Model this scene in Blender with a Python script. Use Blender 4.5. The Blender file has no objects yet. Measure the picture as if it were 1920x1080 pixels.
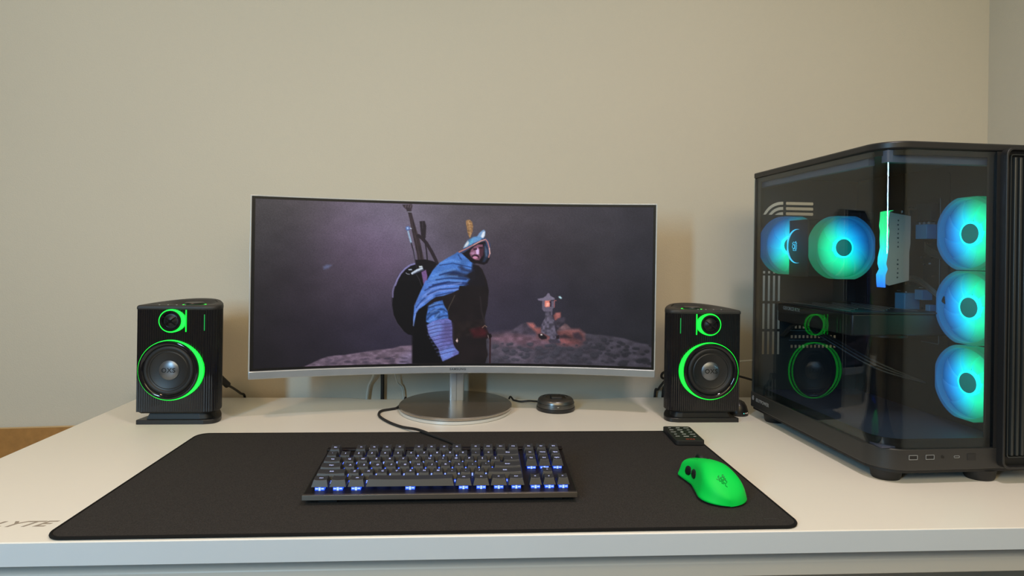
import bpy, bmesh, math, random
import numpy as np
from mathutils import Vector, Matrix, Euler

random.seed(7)
rng = np.random.default_rng(11)
PI = math.pi
S = bpy.context.scene
COL = S.collection
DZ = 0.73                      # height of the desk top above the floor

# ------------------------------------------------------------------ camera
cam_d = bpy.data.cameras.new('camera')
cam = bpy.data.objects.new('camera', cam_d)
COL.objects.link(cam)
cam_d.sensor_width = 36.0
cam_d.lens = 1133.64 / 1920 * 36
cam_d.shift_y = -65.8 / 1920
cam_d.clip_start = 0.02
cam.matrix_world = (Matrix.Translation((0, 0, 0.336 + DZ)) @ Matrix.Rotation(-0.0634, 4, 'Z')
                    @ Matrix.Rotation(PI / 2, 4, 'X') @ Matrix.Rotation(0.0146, 4, 'Z'))
S.camera = cam

# ------------------------------------------------------------------ world and lights
w = bpy.data.worlds.new('world')
S.world = w
w.use_nodes = True
w.node_tree.nodes['Background'].inputs[0].default_value = (0.75, 0.8, 0.9, 1)
w.node_tree.nodes['Background'].inputs[1].default_value = 0.3


def area_light(name, loc, target, sx, sy, power, color, spread=180):
    d = bpy.data.lights.new(name, 'AREA')
    d.shape = 'RECTANGLE'
    d.size, d.size_y = sx, sy
    d.energy = power
    d.color = color
    d.spread = math.radians(spread)
    o = bpy.data.objects.new(name, d)
    COL.objects.link(o)
    o.location = (loc[0], loc[1], loc[2] + DZ)
    t = Vector((target[0], target[1], target[2] + DZ)) - o.location
    o.rotation_euler = t.to_track_quat('-Z', 'Y').to_euler()
    return o


# tall cool lamp to the left of the photographer, two ceiling downlights, plus an added broad warm fill, no real fixture
area_light('standing_lamp_light', (-1.06, -0.66, 0.76), (0.3, 1.4, 0.25), 0.13, 0.82, 20.5, (0.38, 0.71, 1.0))
area_light('ceiling_downlight_left', (-0.80, 0.45, 1.72), (-0.80, 0.46, 0), 0.14, 0.14, 3.6, (1.0, 0.62, 0.34), 125)
area_light('ceiling_downlight_right', (0.42, 0.35, 1.72), (0.42, 0.36, 0), 0.14, 0.14, 6.0, (1.0, 0.87, 0.86), 125)
area_light('warm_fill_light', (0.1, -1.1, 1.74), (0.35, 1.2, 0.1), 2.2, 1.2, 43.0, (1.0, 0.80, 0.46))

S.view_settings.view_transform = 'Standard'
S.view_settings.look = 'None'
S.view_settings.gamma = 1.0
S.view_settings.use_curve_mapping = False
S.view_settings.exposure = 0.07
S.cycles.use_denoising = True
S.cycles.max_bounces = 10
S.cycles.transparent_max_bounces = 24
S.cycles.caustics_reflective = False
S.cycles.caustics_refractive = False


# ------------------------------------------------------------------ materials
def srgb(r, g, b):
    f = lambda c: (c / 255 / 12.92) if c / 255 <= 0.04045 else ((c / 255 + 0.055) / 1.055) ** 2.4
    return (f(r), f(g), f(b), 1)


def mat(name, col=(0.8, 0.8, 0.8, 1), rough=0.5, metal=0.0, emit=None, estr=0.0, bump=None, noise=None,
        spec=0.5, coat=0.0, coat_rough=0.05, stretch=(1, 1, 1)):
    """bump=(scale, strength, distance); noise=(scale, amount) mottles the colour."""
    m = bpy.data.materials.new(name)
    m.use_nodes = True
    nt = m.node_tree
    b = nt.nodes['Principled BSDF']
    b.inputs['Base Color'].default_value = col
    b.inputs['Roughness'].default_value = rough
    b.inputs['Metallic'].default_value = metal
    b.inputs['Specular IOR Level'].default_value = spec
    b.inputs['Coat Weight'].default_value = coat
    b.inputs['Coat Roughness'].default_value = coat_rough
    if emit:
        b.inputs['Emission Color'].default_value = emit
        b.inputs['Emission Strength'].default_value = estr
    tc = None
    if bump or noise:
        tc = nt.nodes.new('ShaderNodeTexCoord')
        mp = nt.nodes.new('ShaderNodeMapping')
        mp.inputs['Scale'].default_value = stretch
        nt.links.new(tc.outputs['Object'], mp.inputs['Vector'])
    if bump:
        n = nt.nodes.new('ShaderNodeTexNoise')
        n.inputs['Scale'].default_value = bump[0]
        n.inputs['Detail'].default_value = 3
        nt.links.new(mp.outputs[0], n.inputs['Vector'])
        bn = nt.nodes.new('ShaderNodeBump')
        bn.inputs['Strength'].default_value = bump[1]
        bn.inputs['Distance'].default_value = bump[2]
        nt.links.new(n.outputs['Fac'], bn.inputs['Height'])
        nt.links.new(bn.outputs[0], b.inputs['Normal'])
    if noise:
        n = nt.nodes.new('ShaderNodeTexNoise')
        n.inputs['Scale'].default_value = noise[0]
        n.inputs['Detail'].default_value = 4
        nt.links.new(mp.outputs[0], n.inputs['Vector'])
        mr = nt.nodes.new('ShaderNodeMapRange')
        mr.inputs['From Min'].default_value = 0.3
        mr.inputs['From Max'].default_value = 0.7
        mr.inputs['To Min'].default_value = 1 - noise[1]
        mr.inputs['To Max'].default_value = 1 + noise[1]
        nt.links.new(n.outputs['Fac'], mr.inputs['Value'])
        vm = nt.nodes.new('ShaderNodeVectorMath')
        vm.operation = 'SCALE'
        vm.inputs[0].default_value = col[:3]
        nt.links.new(mr.outputs[0], vm.inputs['Scale'])
        nt.links.new(vm.outputs[0], b.inputs['Base Color'])
    return m


def mat_glass(name, tint, refl=0.04, rough=0.0):
    m = bpy.data.materials.new(name)
    m.use_nodes = True
    nt = m.node_tree
    nt.nodes.clear()
    out = nt.nodes.new('ShaderNodeOutputMaterial')
    mix = nt.nodes.new('ShaderNodeMixShader')
    tr = nt.nodes.new('ShaderNodeBsdfTransparent')
    tr.inputs[0].default_value = tint
    gl = nt.nodes.new('ShaderNodeBsdfGlossy')
    gl.inputs['Roughness'].default_value = rough
    lw = nt.nodes.new('ShaderNodeLayerWeight')
    lw.inputs['Blend'].default_value = 0.5
    p = nt.nodes.new('ShaderNodeMath')
    p.operation = 'POWER'
    p.inputs[1].default_value = 5
    nt.links.new(lw.outputs['Facing'], p.inputs[0])
    ma = nt.nodes.new('ShaderNodeMath')
    ma.operation = 'MULTIPLY_ADD'
    ma.inputs[1].default_value = 1 - refl
    ma.inputs[2].default_value = refl
    nt.links.new(p.outputs[0], ma.inputs[0])
    nt.links.new(ma.outputs[0], mix.inputs[0])
    nt.links.new(tr.outputs[0], mix.inputs[1])
    nt.links.new(gl.outputs[0], mix.inputs[2])
    nt.links.new(mix.outputs[0], out.inputs[0])
    return m


def mat_fan(name, direction, R, gain=1.0):
    """Milky translucent fan plastic lit by its LEDs: blue on one side, green on the other, brightest at the hub."""
    m = bpy.data.materials.new(name)
    m.use_nodes = True
    nt = m.node_tree
    L = nt.links.new
    b = nt.nodes['Principled BSDF']
    b.inputs['Base Color'].default_value = (0.06, 0.12, 0.12, 1)
    b.inputs['Roughness'].default_value = 0.45
    tc = nt.nodes.new('ShaderNodeTexCoord')
    d = nt.nodes.new('ShaderNodeVectorMath')
    d.operation = 'DOT_PRODUCT'
    d.inputs[1].default_value = (direction[0], direction[1], 0)
    L(tc.outputs['Object'], d.inputs[0])
    mr = nt.nodes.new('ShaderNodeMapRange')
    mr.interpolation_type = 'SMOOTHSTEP'
    mr.inputs['From Min'].default_value = -R * 0.85
    mr.inputs['From Max'].default_value = R * 0.35
    L(d.outputs['Value'], mr.inputs['Value'])
    ramp = nt.nodes.new('ShaderNodeValToRGB')
    ramp.color_ramp.elements[0].color = (0.0, 0.26, 0.85, 1)
    ramp.color_ramp.elements[1].color = (0.0, 0.90, 0.36, 1)
    e = ramp.color_ramp.elements.new(0.5)
    e.color = (0.0, 0.64, 0.78, 1)
    L(mr.outputs[0], ramp.inputs[0])
    ln = nt.nodes.new('ShaderNodeVectorMath')
    ln.operation = 'LENGTH'
    sp = nt.nodes.new('ShaderNodeVectorMath')
    sp.operation = 'MULTIPLY'
    sp.inputs[1].default_value = (1, 1, 0)
    L(tc.outputs['Object'], sp.inputs[0])
    L(sp.outputs[0], ln.inputs[0])
    r2 = nt.nodes.new('ShaderNodeMapRange')
    r2.interpolation_type = 'SMOOTHSTEP'
    r2.inputs['From Min'].default_value = R * 0.28
    r2.inputs['From Max'].default_value = R * 1.12
    r2.inputs['To Min'].default_value = 1.7 * gain
    r2.inputs['To Max'].default_value = 0.20 * gain
    L(ln.outputs['Value'], r2.inputs['Value'])
    L(ramp.outputs[0], b.inputs['Emission Color'])
    L(r2.outputs[0], b.inputs['Emission Strength'])
    return m


def mat_axis_emit(name, axis, stops, lo, hi, strength):
    m = bpy.data.materials.new(name)
    m.use_nodes = True
    nt = m.node_tree
    L = nt.links.new
    b = nt.nodes['Principled BSDF']
    b.inputs['Base Color'].default_value = (0.2, 0.25, 0.25, 1)
    tc = nt.nodes.new('ShaderNodeTexCoord')
    sx = nt.nodes.new('ShaderNodeSeparateXYZ')
    L(tc.outputs['Object'], sx.inputs[0])
    mr = nt.nodes.new('ShaderNodeMapRange')
    mr.inputs['From Min'].default_value = lo
    mr.inputs['From Max'].default_value = hi
    L(sx.outputs[axis], mr.inputs['Value'])
    ramp = nt.nodes.new('ShaderNodeValToRGB')
    els = ramp.color_ramp.elements
    els[0].position, els[0].color = stops[0][0], stops[0][1]
    els[1].position, els[1].color = stops[-1][0], stops[-1][1]
    for p_, c_ in stops[1:-1]:
        e = els.new(p_)
        e.color = c_
    L(mr.outputs[0], ramp.inputs[0])
    L(ramp.outputs[0], b.inputs['Emission Color'])
    b.inputs['Emission Strength'].default_value = strength
    return m


M = {}
M['wall'] = mat('wall_paint', srgb(205, 196, 178), 0.85, bump=(420, 0.35, 0.0012), noise=(2.0, 0.015))
M['ceiling'] = mat('ceiling_paint', (0.75, 0.72, 0.66, 1), 0.9)
M['floor'] = mat('floor_boards', srgb(92, 70, 50), 0.5, noise=(6, 0.2), stretch=(1, 8, 1))
M['desk'] = mat('desk_laminate', srgb(232, 226, 214), 0.42, bump=(900, 0.12, 0.0004), noise=(3, 0.012))
M['desk_edge'] = mat('desk_edge', srgb(205, 212, 218), 0.5, noise=(5, 0.02))
M['rail'] = mat('painted_steel', srgb(208, 204, 196), 0.45)
M['print_grey'] = mat('printed_grey', srgb(150, 138, 124), 0.6)
M['mdf'] = mat('brown_board', srgb(168, 120, 62), 0.65, bump=(600, 0.2, 0.0004), noise=(60, 0.12))
M['pad'] = mat('pad_cloth', srgb(50, 47, 45), 0.95, bump=(2600, 0.5, 0.0004), noise=(700, 0.35), spec=0.2)
M['pad_edge'] = mat('pad_stitching', srgb(22, 21, 20), 0.9, bump=(1800, 0.6, 0.0006), spec=0.2)
M['pad_logo'] = mat('pad_logo', srgb(50, 48, 46), 0.8)
M['silver'] = mat('silver_plastic', srgb(176, 180, 184), 0.34, 0.55, bump=(300, 0.05, 0.0003), noise=(25, 0.05))
M['silver_rim'] = mat('silver_rim', srgb(214, 216, 216), 0.3, 0.5)
M['stand'] = mat('stand_metal', srgb(176, 168, 158), 0.24, 0.85)
M['stand_rim'] = mat('stand_rim', srgb(216, 216, 212), 0.3, 0.4)
M['white_plastic'] = mat('white_plastic', srgb(206, 206, 200), 0.4)
M['bezel'] = mat('bezel_black', srgb(24, 22, 22), 0.35)
M['dark_text'] = mat('dark_print', srgb(80, 84, 88), 0.5)
M['black_gloss'] = mat('gloss_black', (0.008, 0.008, 0.010, 1), 0.07, spec=0.45)
M['black_matte'] = mat('matte_black', srgb(44, 42, 40), 0.55)
M['black_satin'] = mat('satin_black', srgb(28, 28, 29), 0.35)
M['rubber'] = mat('black_rubber', srgb(19, 19, 20), 0.55)
M['cone'] = mat('speaker_cone', srgb(25, 25, 26), 0.45, bump=(900, 0.2, 0.0003))
M['cap'] = mat('dust_cap_metal', srgb(120, 124, 130), 0.36, 0.85)
M['cap_text'] = mat('cap_text', srgb(14, 14, 14), 0.5)
M['green_led'] = mat('green_led', (0.02, 0.3, 0.05, 1), 0.4, emit=(0.0, 1.0, 0.035, 1), estr=1.5)
M['green_dim'] = mat('green_led_dim', (0.01, 0.1, 0.03, 1), 0.4, emit=(0.003, 0.8, 0.12, 1), estr=0.35)
M['cable_black'] = mat('black_cable', srgb(26, 25, 24), 0.5)
M['cable_braid'] = mat('braided_cable', srgb(34, 31, 29), 0.8, bump=(2500, 0.8, 0.0008))
M['cable_white'] = mat('white_cable', srgb(205, 205, 196), 0.5)
M['alu'] = mat('brushed_aluminium', srgb(96, 90, 84), 0.36, 0.8, bump=(240, 0.12, 0.0003), noise=(60, 0.12), stretch=(0.06, 3, 3))
M['keycap'] = mat('keycap_plastic', srgb(44, 45, 48), 0.42, bump=(2600, 0.15, 0.0002))
M['legend'] = mat('key_legend', (0.5, 0.55, 0.8, 1), 0.5, emit=(0.45, 0.5, 1.0, 1), estr=0.5)
M['key_led'] = mat('key_switch_blue', (0.05, 0.1, 0.6, 1), 0.3, emit=(0.02, 0.10, 1.0, 1), estr=1.2)
M['key_led_core'] = mat('key_switch_core', (0.3, 0.4, 0.8, 1), 0.3, emit=(0.35, 0.5, 1.0, 1), estr=1.1)
M['plate'] = mat('keyboard_plate', srgb(40, 36, 34), 0.4, 0.7)
M['mouse'] = mat('green_mouse_shell', (0.0, 0.70, 0.075, 1), 0.55, spec=0.25, bump=(1500, 0.1, 0.0002))
M['mouse_logo'] = mat('mouse_logo', (0.0, 0.33, 0.05, 1), 0.5)
M['mouse_dark'] = mat('mouse_dark', srgb(16, 26, 20), 0.4)
M['remote'] = mat('remote_black', srgb(34, 33, 32), 0.62, spec=.3)
M['mark_white'] = mat('printed_white', srgb(200, 200, 195), 0.5)
M['mark_red'] = mat('printed_red', srgb(150, 50, 40), 0.5)
M['gunmetal'] = mat('gunmetal', srgb(110, 108, 106), 0.3, 0.85)
M['pc_metal'] = mat('case_black', srgb(30, 30, 31), 0.42, bump=(2200, 0.15, 0.0002))
M['pc_base'] = mat('case_base', srgb(44, 43, 42), 0.42, bump=(2600, 0.2, 0.0002))
M['pc_border'] = mat('glass_border_print', srgb(16, 16, 17), 0.35)
M['pc_rear'] = mat('rear_steel', srgb(40, 42, 44), 0.55)
M['rib'] = mat('grille_rib', srgb(44, 47, 47), 0.3)
M['rail_grey'] = mat('inner_rail', srgb(84, 96, 116), 0.4)
M['glass'] = mat_glass('smoked_glass', (0.87, 0.92, 0.95, 1), 0.045)
M['board'] = mat('circuit_board', srgb(14, 18, 22), 0.5, bump=(700, 0.5, 0.001))
M['chip'] = mat('component_dark', srgb(24, 26, 30), 0.4)
M['heatsink'] = mat('heatsink_blue_lit', srgb(60, 130, 175), 0.45, 0.2)  # blue light on the board parts is put into this base colour
M['heatsink_dark'] = mat('heatsink_dark', srgb(46, 50, 56), 0.4, 0.6)
M['solder'] = mat('solder_silver', srgb(170, 175, 180), 0.3, 0.8)
M['ram'] = mat('memory_heatspreader', srgb(186, 176, 166), 0.55, 0.0)
M['print_dark'] = mat('print_dark', srgb(70, 72, 76), 0.5)
M['white_letter'] = mat('white_letter', srgb(150, 150, 150), 0.6)
M['grey_letter'] = mat('grey_letter', srgb(165, 168, 168), 0.5)
M['fan_side'] = mat_fan('fan_light_side', (0.12, -0.99), 0.058)
M['fan_face'] = mat_fan('fan_light_face', (-0.74, -0.55), 0.058, 0.9)
M['fan_rear'] = mat_fan('fan_light_rear', (0.8, -0.5), 0.058, 0.85)
M['fan_hub_ring'] = mat('fan_hub_ring', (0.1, 0.5, 0.5, 1), 0.4, emit=(0.0, 0.85, 0.85, 1), estr=1.8)
M['fan_hub'] = mat('fan_hub', (0.0, 0.12, 0.12, 1), 0.5, emit=(0.0, 0.22, 0.19, 1), estr=0.6)
M['cyan_line'] = mat('cyan_led_line', (0.1, 0.4, 0.5, 1), 0.4, emit=(0.05, 0.62, 0.95, 1), estr=1.1)
M['ram_led'] = mat_axis_emit('memory_light', 'Z', [(0, (0.0, 0.18, 1.0, 1)), (0.35, (0.0, 0.75, 0.95, 1)),
                                                 (0.7, (0.02, 0.9, 0.28, 1)), (1, (0.0, 0.75, 0.15, 1))], 0.285, 0.425, 1.2)
M['puck_led'] = mat('indicator_cyan', (0.1, 0.5, 0.45, 1), 0.4, emit=(0.1, 0.8, 0.7, 1), estr=1.0)
M['warm_led'] = mat('indicator_warm', (0.5, 0.4, 0.3, 1), 0.4, emit=(0.9, 0.7, 0.55, 1), estr=0.8)


# ------------------------------------------------------------------ geometry helpers
class G:
    def __init__(s):
        s.v, s.f = [], []

    def add(s, vs, fs):
        o = len(s.v)
        s.v += [tuple(v) for v in vs]
        s.f += [tuple(i + o for i in f) for f in fs]
        return s

    def box(s, x0, x1, y0, y1, z0, z1, m=None):
        vs = [Vector((x, y, z)) for z in (z0, z1) for y in (y0, y1) for x in (x0, x1)]
        if m is not None:
            vs = [m @ v for v in vs]
        return s.add(vs, [(0, 2, 3, 1), (4, 5, 7, 6), (0, 1, 5, 4), (2, 6, 7, 3), (0, 4, 6, 2), (1, 3, 7, 5)])

    def prism(s, poly, z0, z1, m=None, top=None):
        """poly counter-clockwise; top: optional other outline for the upper end (same count)."""
        n = len(poly)
        tp = top or poly
        vs = [Vector((x, y, z0)) for x, y in poly] + [Vector((x, y, z1)) for x, y in tp]
        if m is not None:
            vs = [m @ v for v in vs]
        fs = [(i, (i + 1) % n, n + (i + 1) % n, n + i) for i in range(n)]
        fs += [tuple(reversed(range(n))), tuple(range(n, 2 * n))]
        return s.add(vs, fs)

    def lathe(s, prof, n=32, m=None, sx=1.0, sy=1.0):
        """prof: list of (r, z); closed at ends when r == 0."""
        vs, fs, rows = [], [], []
        for r, z in prof:
            if r < 1e-7:
                rows.append([len(vs)])
                vs.append(Vector((0, 0, z)))
            else:
                rows.append(list(range(len(vs), len(vs) + n)))
                vs += [Vector((r * math.cos(2 * PI * k / n) * sx, r * math.sin(2 * PI * k / n) * sy, z)) for k in range(n)]
        for a, b in zip(rows, rows[1:]):
            for k in range(n):
                k2 = (k + 1) % n
                if len(a) == 1 and len(b) == 1:
                    continue
                if len(a) == 1:
                    fs.append((a[0], b[k2], b[k]))
                elif len(b) == 1:
                    fs.append((a[k], a[k2], b[0]))
                else:
                    fs.append((a[k], a[k2], b[k2], b[k]))
        if m is not None:
            vs = [m @ v for v in vs]
        return s.add(vs, fs)

    def tube(s, pts, r, n=10, smooth=6, closed=False, flat=1.0):
        P = [Vector(p) for p in pts]
        if smooth > 1 and len(P) > 2:
            Q = []
            m_ = len(P)
            for i in range(m_ if closed else m_ - 1):
                p1, p2 = P[i], P[(i + 1) % m_]
                p0 = P[(i - 1) % m_] if (closed or i > 0) else p1 * 2 - p2
                p3 = P[(i + 2) % m_] if (closed or i < m_ - 2) else p2 * 2 - p1
                for k in range(smooth):
                    t = k / smooth
                    Q.append(0.5 * ((2 * p1) + (-p0 + p2) * t + (2 * p0 - 5 * p1 + 4 * p2 - p3) * t * t
                                    + (-p0 + 3 * p1 - 3 * p2 + p3) * t ** 3))
            if not closed:
                Q.append(P[-1])
            P = Q
        vs, fs = [], []
        prev = None
        N = len(P)
        for i, p in enumerate(P):
            a = P[(i - 1) % N] if (closed or i > 0) else p
            b = P[(i + 1) % N] if (closed or i < N - 1) else p
            t = (b - a).normalized()
            up = Vector((0, 0, 1)) if abs(t.z) < 0.9 else Vector((1, 0, 0))
            u = t.cross(up).normalized() if prev is None else (prev - t * prev.dot(t)).normalized()
            prev = u
            v = t.cross(u)
            for k in range(n):
                an = 2 * PI * k / n
                vs.append(p + u * math.cos(an) * r + v * math.sin(an) * r * flat)
        for i in range(N if closed else N - 1):
            j = (i + 1) % N
            for k in range(n):
                k2 = (k + 1) % n
                fs.append((i * n + k, i * n + k2, j * n + k2, j * n + k))
        if not closed:
            fs.append(tuple(reversed(range(n))))
            fs.append(tuple(range((N - 1) * n, N * n)))
        return s.add(vs, fs)


def mesh_obj(name, me, m, parent=None, loc=None):
    me.name = name
    if m is not None:
        me.materials.clear()
        me.materials.append(m)
    o = bpy.data.objects.new(name, me)
    COL.objects.link(o)
    if parent is not None:
        o.parent = parent
    if loc is not None:
        o.location = loc
    return o


def obj(name, g, m, parent=None, smooth=40, bevel=0, seg=2, loc=None, weld=True):
    me = bpy.data.meshes.new(name)
    me.from_pydata([tuple(v) for v in g.v], [], g.f)
    bm = bmesh.new()
    bm.from_mesh(me)
    if weld:
        bmesh.ops.remove_doubles(bm, verts=bm.verts, dist=1e-6)
    bmesh.ops.recalc_face_normals(bm, faces=bm.faces)
    bm.to_mesh(me)
    bm.free()
    if smooth:
        me.polygons.foreach_set('use_smooth', [True] * len(me.polygons))
        me.set_sharp_from_angle(angle=math.radians(smooth))
    o = mesh_obj(name, me, m, parent, loc)
    if bevel:
        b = o.modifiers.new('bevel', 'BEVEL')
        b.width = bevel
        b.segments = seg
        b.limit_method = 'ANGLE'
        b.angle_limit = math.radians(35)
        b.harden_normals = False
    return o


def tag(o, label, cat, group=None):
    o['label'] = label
    o['category'] = cat
    if group:
        o['group'] = group
    return o


def thing(name, label, cat, loc=(0, 0, 0), rotz=0.0, group=None):
    o = bpy.data.objects.new(name, None)
    o.empty_display_size = 0.03
    COL.objects.link(o)
    o.location = (loc[0], loc[1], loc[2] + DZ)
    o.rotation_euler = (0, 0, rotz)
    return tag(o, label, cat, group)


def structure(name, g, m, **k):
    o = obj(name, g, m, **k)
    o['kind'] = 'structure'
    return o


def text_mesh(txt, size, extrude=0.0002, sx=1.0, shear=0.0, align='CENTER', bold=0.0, spacing=1.0):
    c = bpy.data.curves.new('txt', 'FONT')
    c.body = txt
    c.size = size
    c.extrude = extrude
    c.align_x = align
    c.align_y = 'CENTER'
    c.resolution_u = 3
    c.shear = shear
    c.offset = bold
    c.space_character = spacing
    t = bpy.data.objects.new('txt', c)
    COL.objects.link(t)
    dg = bpy.context.evaluated_depsgraph_get()
    me = bpy.data.meshes.new_from_object(t.evaluated_get(dg))
    bpy.data.objects.remove(t)
    bpy.data.curves.remove(c)
    if sx != 1.0:
        me.transform(Matrix.Diagonal((sx, 1, 1, 1)))
    return me


def rrect(x0, x1, y0, y1, r, n=6):
    out = []
    for cx, cy, a0 in ((x1 - r, y0 + r, -90), (x1 - r, y1 - r, 0), (x0 + r, y1 - r, 90), (x0 + r, y0 + r, 180)):
        for k in range(n + 1):
            a = math.radians(a0 + 90 * k / n)
            out.append((cx + r * math.cos(a), cy + r * math.sin(a)))
    return out


def ring_prism(outer, inner, z0, z1, m=None):
    """closed frame between two outlines with equal counts"""
    n = len(outer)
    g = G()
    vs = [Vector((x, y, z)) for z in (z0, z1) for P in (outer, inner) for x, y in P]
    if m is not None:
        vs = [m @ v for v in vs]
    fs = []
    for i in range(n):
        j = (i + 1) % n
        fs += [(i, j, 2 * n + j, 2 * n + i), (n + j, n + i, 3 * n + i, 3 * n + j),
               (j, i, n + i, n + j), (2 * n + i, 2 * n + j, 3 * n + j, 3 * n + i)]
    return g.add(vs, fs)


def holed_panel(name, outline, holes, thick, m, parent, mw):
    """flat sheet with real openings: 2-D curve filled with holes, extruded, turned into a mesh"""
    c = bpy.data.curves.new('panel', 'CURVE')
    c.dimensions = '2D'
    c.fill_mode = 'BOTH'
    c.extrude = thick / 2
    for poly in [outline] + holes:
        sp = c.splines.new('POLY')
        sp.points.add(len(poly) - 1)
        for p, (x, y) in zip(sp.points, poly):
            p.co = (x, y, 0, 1)
        sp.use_cyclic_u = True
    t = bpy.data.objects.new('panel', c)
    COL.objects.link(t)
    dg = bpy.context.evaluated_depsgraph_get()
    me = bpy.data.meshes.new_from_object(t.evaluated_get(dg))
    bpy.data.objects.remove(t)
    bpy.data.curves.remove(c)
    me.transform(mw)
    return mesh_obj(name, me, m, parent)


RX = Matrix.Rotation(PI / 2, 4, 'X')      # local z -> world -y, local y -> up: a thing that faces the camera
T = Matrix.Translation

# ------------------------------------------------------------------ room
WY, WX = 1.42, 1.266
LX_, FY_ = -2.3, -2.3
CH = 2.55
structure('wall_back', G().box(LX_ - .1, WX + .1, WY, WY + .1, 0, CH), M['wall'])
structure('wall_right', G().box(WX, WX + .1, FY_, WY, 0, CH), M['wall'])
structure('wall_left', G().box(LX_ - .1, LX_, FY_, WY, 0, CH), M['wall'])
structure('wall_front', G().box(LX_ - .1, WX + .1, FY_ - .1, FY_, 0, CH), M['wall'])
structure('floor', G().box(LX_ - .1, WX + .1, FY_ - .1, WY + .1, -.1, 0), M['floor'])
structure('ceiling', G().box(LX_ - .1, WX + .1, FY_ - .1, WY + .1, CH, CH + .1), M['ceiling'])
structure('baseboard_back', G().box(LX_, WX, WY - .012, WY, 0, .09), M['white_plastic'], bevel=.003)

# ------------------------------------------------------------------ desk
desk = thing('desk', 'long white laminate desk with a pale steel rail under its front edge', 'desk', (0, 0, -DZ))
ZT = DZ
DX0, DX1, DY0, DY1 = -.742, 1.235, .718, 1.403
pts = [(DX0, DY0), (DX1, DY0), (DX1, DY1)]
for k in range(9):                                   # cable notch along the back edge
    t = k / 8
    pts.append((.385 - .12 * t, DY1 - .017 * (3 * t * t - 2 * t ** 3)))
for k in range(9):
    t = k / 8
    pts.append((-.235 - .07 * t, DY1 - .017 * (1 - (3 * t * t - 2 * t ** 3))))
pts.append((DX0, DY1))
obj('desktop', G().prism(pts, ZT - .0275, ZT), M['desk'], desk, bevel=.0012)
obj('edge_band', G().box(DX0, DX1, DY0 - .0012, DY0 + .0004, ZT - .0268, ZT - .0009), M['desk_edge'], desk)
g = G()
g.prism([(.748, ZT - .071), (.80, ZT - .071), (.80, ZT - .0275), (.764, ZT - .0275), (.763, ZT - .046), (.752, ZT - .049), (.748, ZT - .053)],
        DX0 + .03, DX1 - .03, Matrix(((0, 0, 1, 0), (1, 0, 0, 0), (0, 1, 0, 0), (0, 0, 0, 1))))
obj('front_rail', g, M['rail'], desk, bevel=.001)
obj('rear_rail', G().box(DX0 + .03, DX1 - .03, 1.30, 1.34, ZT - .07, ZT - .0275), M['rail'], desk, bevel=.001)
for lx in (-.62, 1.08):
    obj('leg', G().box(lx, lx + .06, 1.01, 1.09, .03, ZT - .0275), M['rail'], desk, bevel=.003)
    obj('foot', G().box(lx - .005, lx + .065, .76, 1.36, 0, .03), M['rail'], desk, bevel=.004)
me = text_mesh('LYTE', .0215, .0001, sx=1.42, shear=.45, bold=.0003, spacing=1.0, align='RIGHT')
o = mesh_obj('lettering', me, M['print_grey'], desk, (-.509, .7650, ZT + .0001))
o['label'] = 'grey slanted capital lettering'

bp = thing('wood_panel', 'plain brown board standing upright against the wall left of the desk', 'board', (-1.35, 1.405, -DZ))
YP = Matrix(((1, 0, 0, 0), (0, 0, -1, 0), (0, 1, 0, 0), (0, 0, 0, 1)))
zl, zr = DZ - .0925, DZ - .0610
obj('sheet', G().prism([(-.6, 0), (.59, 0), (.59, zr), (-.6, zl)], -.0025, .0025, YP), M['mdf'], bp, bevel=.0008)
o = obj('edge_trim', G().prism([(-.6, zl - .0005), (.59, zr - .0005), (.59, zr + .0012), (-.6, zl + .0006)], -.0026, .0026, YP), mat('pale_edge', srgb(205, 170, 120), .6), bp)
o['label'] = 'pale top edge'

# ------------------------------------------------------------------ desk mat
pad = thing('desk_mat', 'large black cloth desk mat with stitched edge under the keyboard', 'desk mat', (-.0382, .9218, 0), .0021)
obj('cloth', G().prism(rrect(-.448, .448, -.198, .198, .020), 0, .0034), M['pad'], pad, bevel=.0006)
R_ = rrect(-.4485, .4485, -.1985, .1985, .0195, 8)
obj('stitched_edge', G().tube([(x, y, .0022) for x, y in R_], .0021, n=8, smooth=1, closed=True), M['pad_edge'], pad)
mesh_obj('corner_logo', text_mesh('~~~', .009, .00005, bold=.0003), M['pad_logo'], pad, (.418, -.178, .0036))
PADZ = .0036

# ------------------------------------------------------------------ monitor
R_MON = 1.5
mon = thing('monitor', 'curved ultrawide silver monitor on a round metal foot, showing a cloaked warrior', 'monitor',
            (-.0294, 1.2652, 0), .0314)


def cy(x):
    return -(R_MON - math.sqrt(R_MON * R_MON - x * x))


def curved(x0, x1, z0, z1, d0, d1, n=40, bulge=0.0):
    """bar that follows the screen's curve; d0/d1 = depth behind the front surface"""
    g = G()
    vs, fs = [], []
    for i in range(n + 1):
        x = x0 + (x1 - x0) * i / n
        th = math.asin(x / R_MON)
        for d, z in ((d0, z0), (d0, z1), (d1, z1), (d1, z0)):
            rr = R_MON + d
            vs.append((rr * math.sin(th), rr * math.cos(th) - R_MON, z))
    for i in range(n):
        for k in range(4):
            fs.append((i * 4 + k, i * 4 + (k + 1) % 4, (i + 1) * 4 + (k + 1) % 4, (i + 1) * 4 + k))
    fs += [(0, 1, 2, 3), (n * 4 + 3, n * 4 + 2, n * 4 + 1, n * 4)]
    return g.add(vs, fs)


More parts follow.
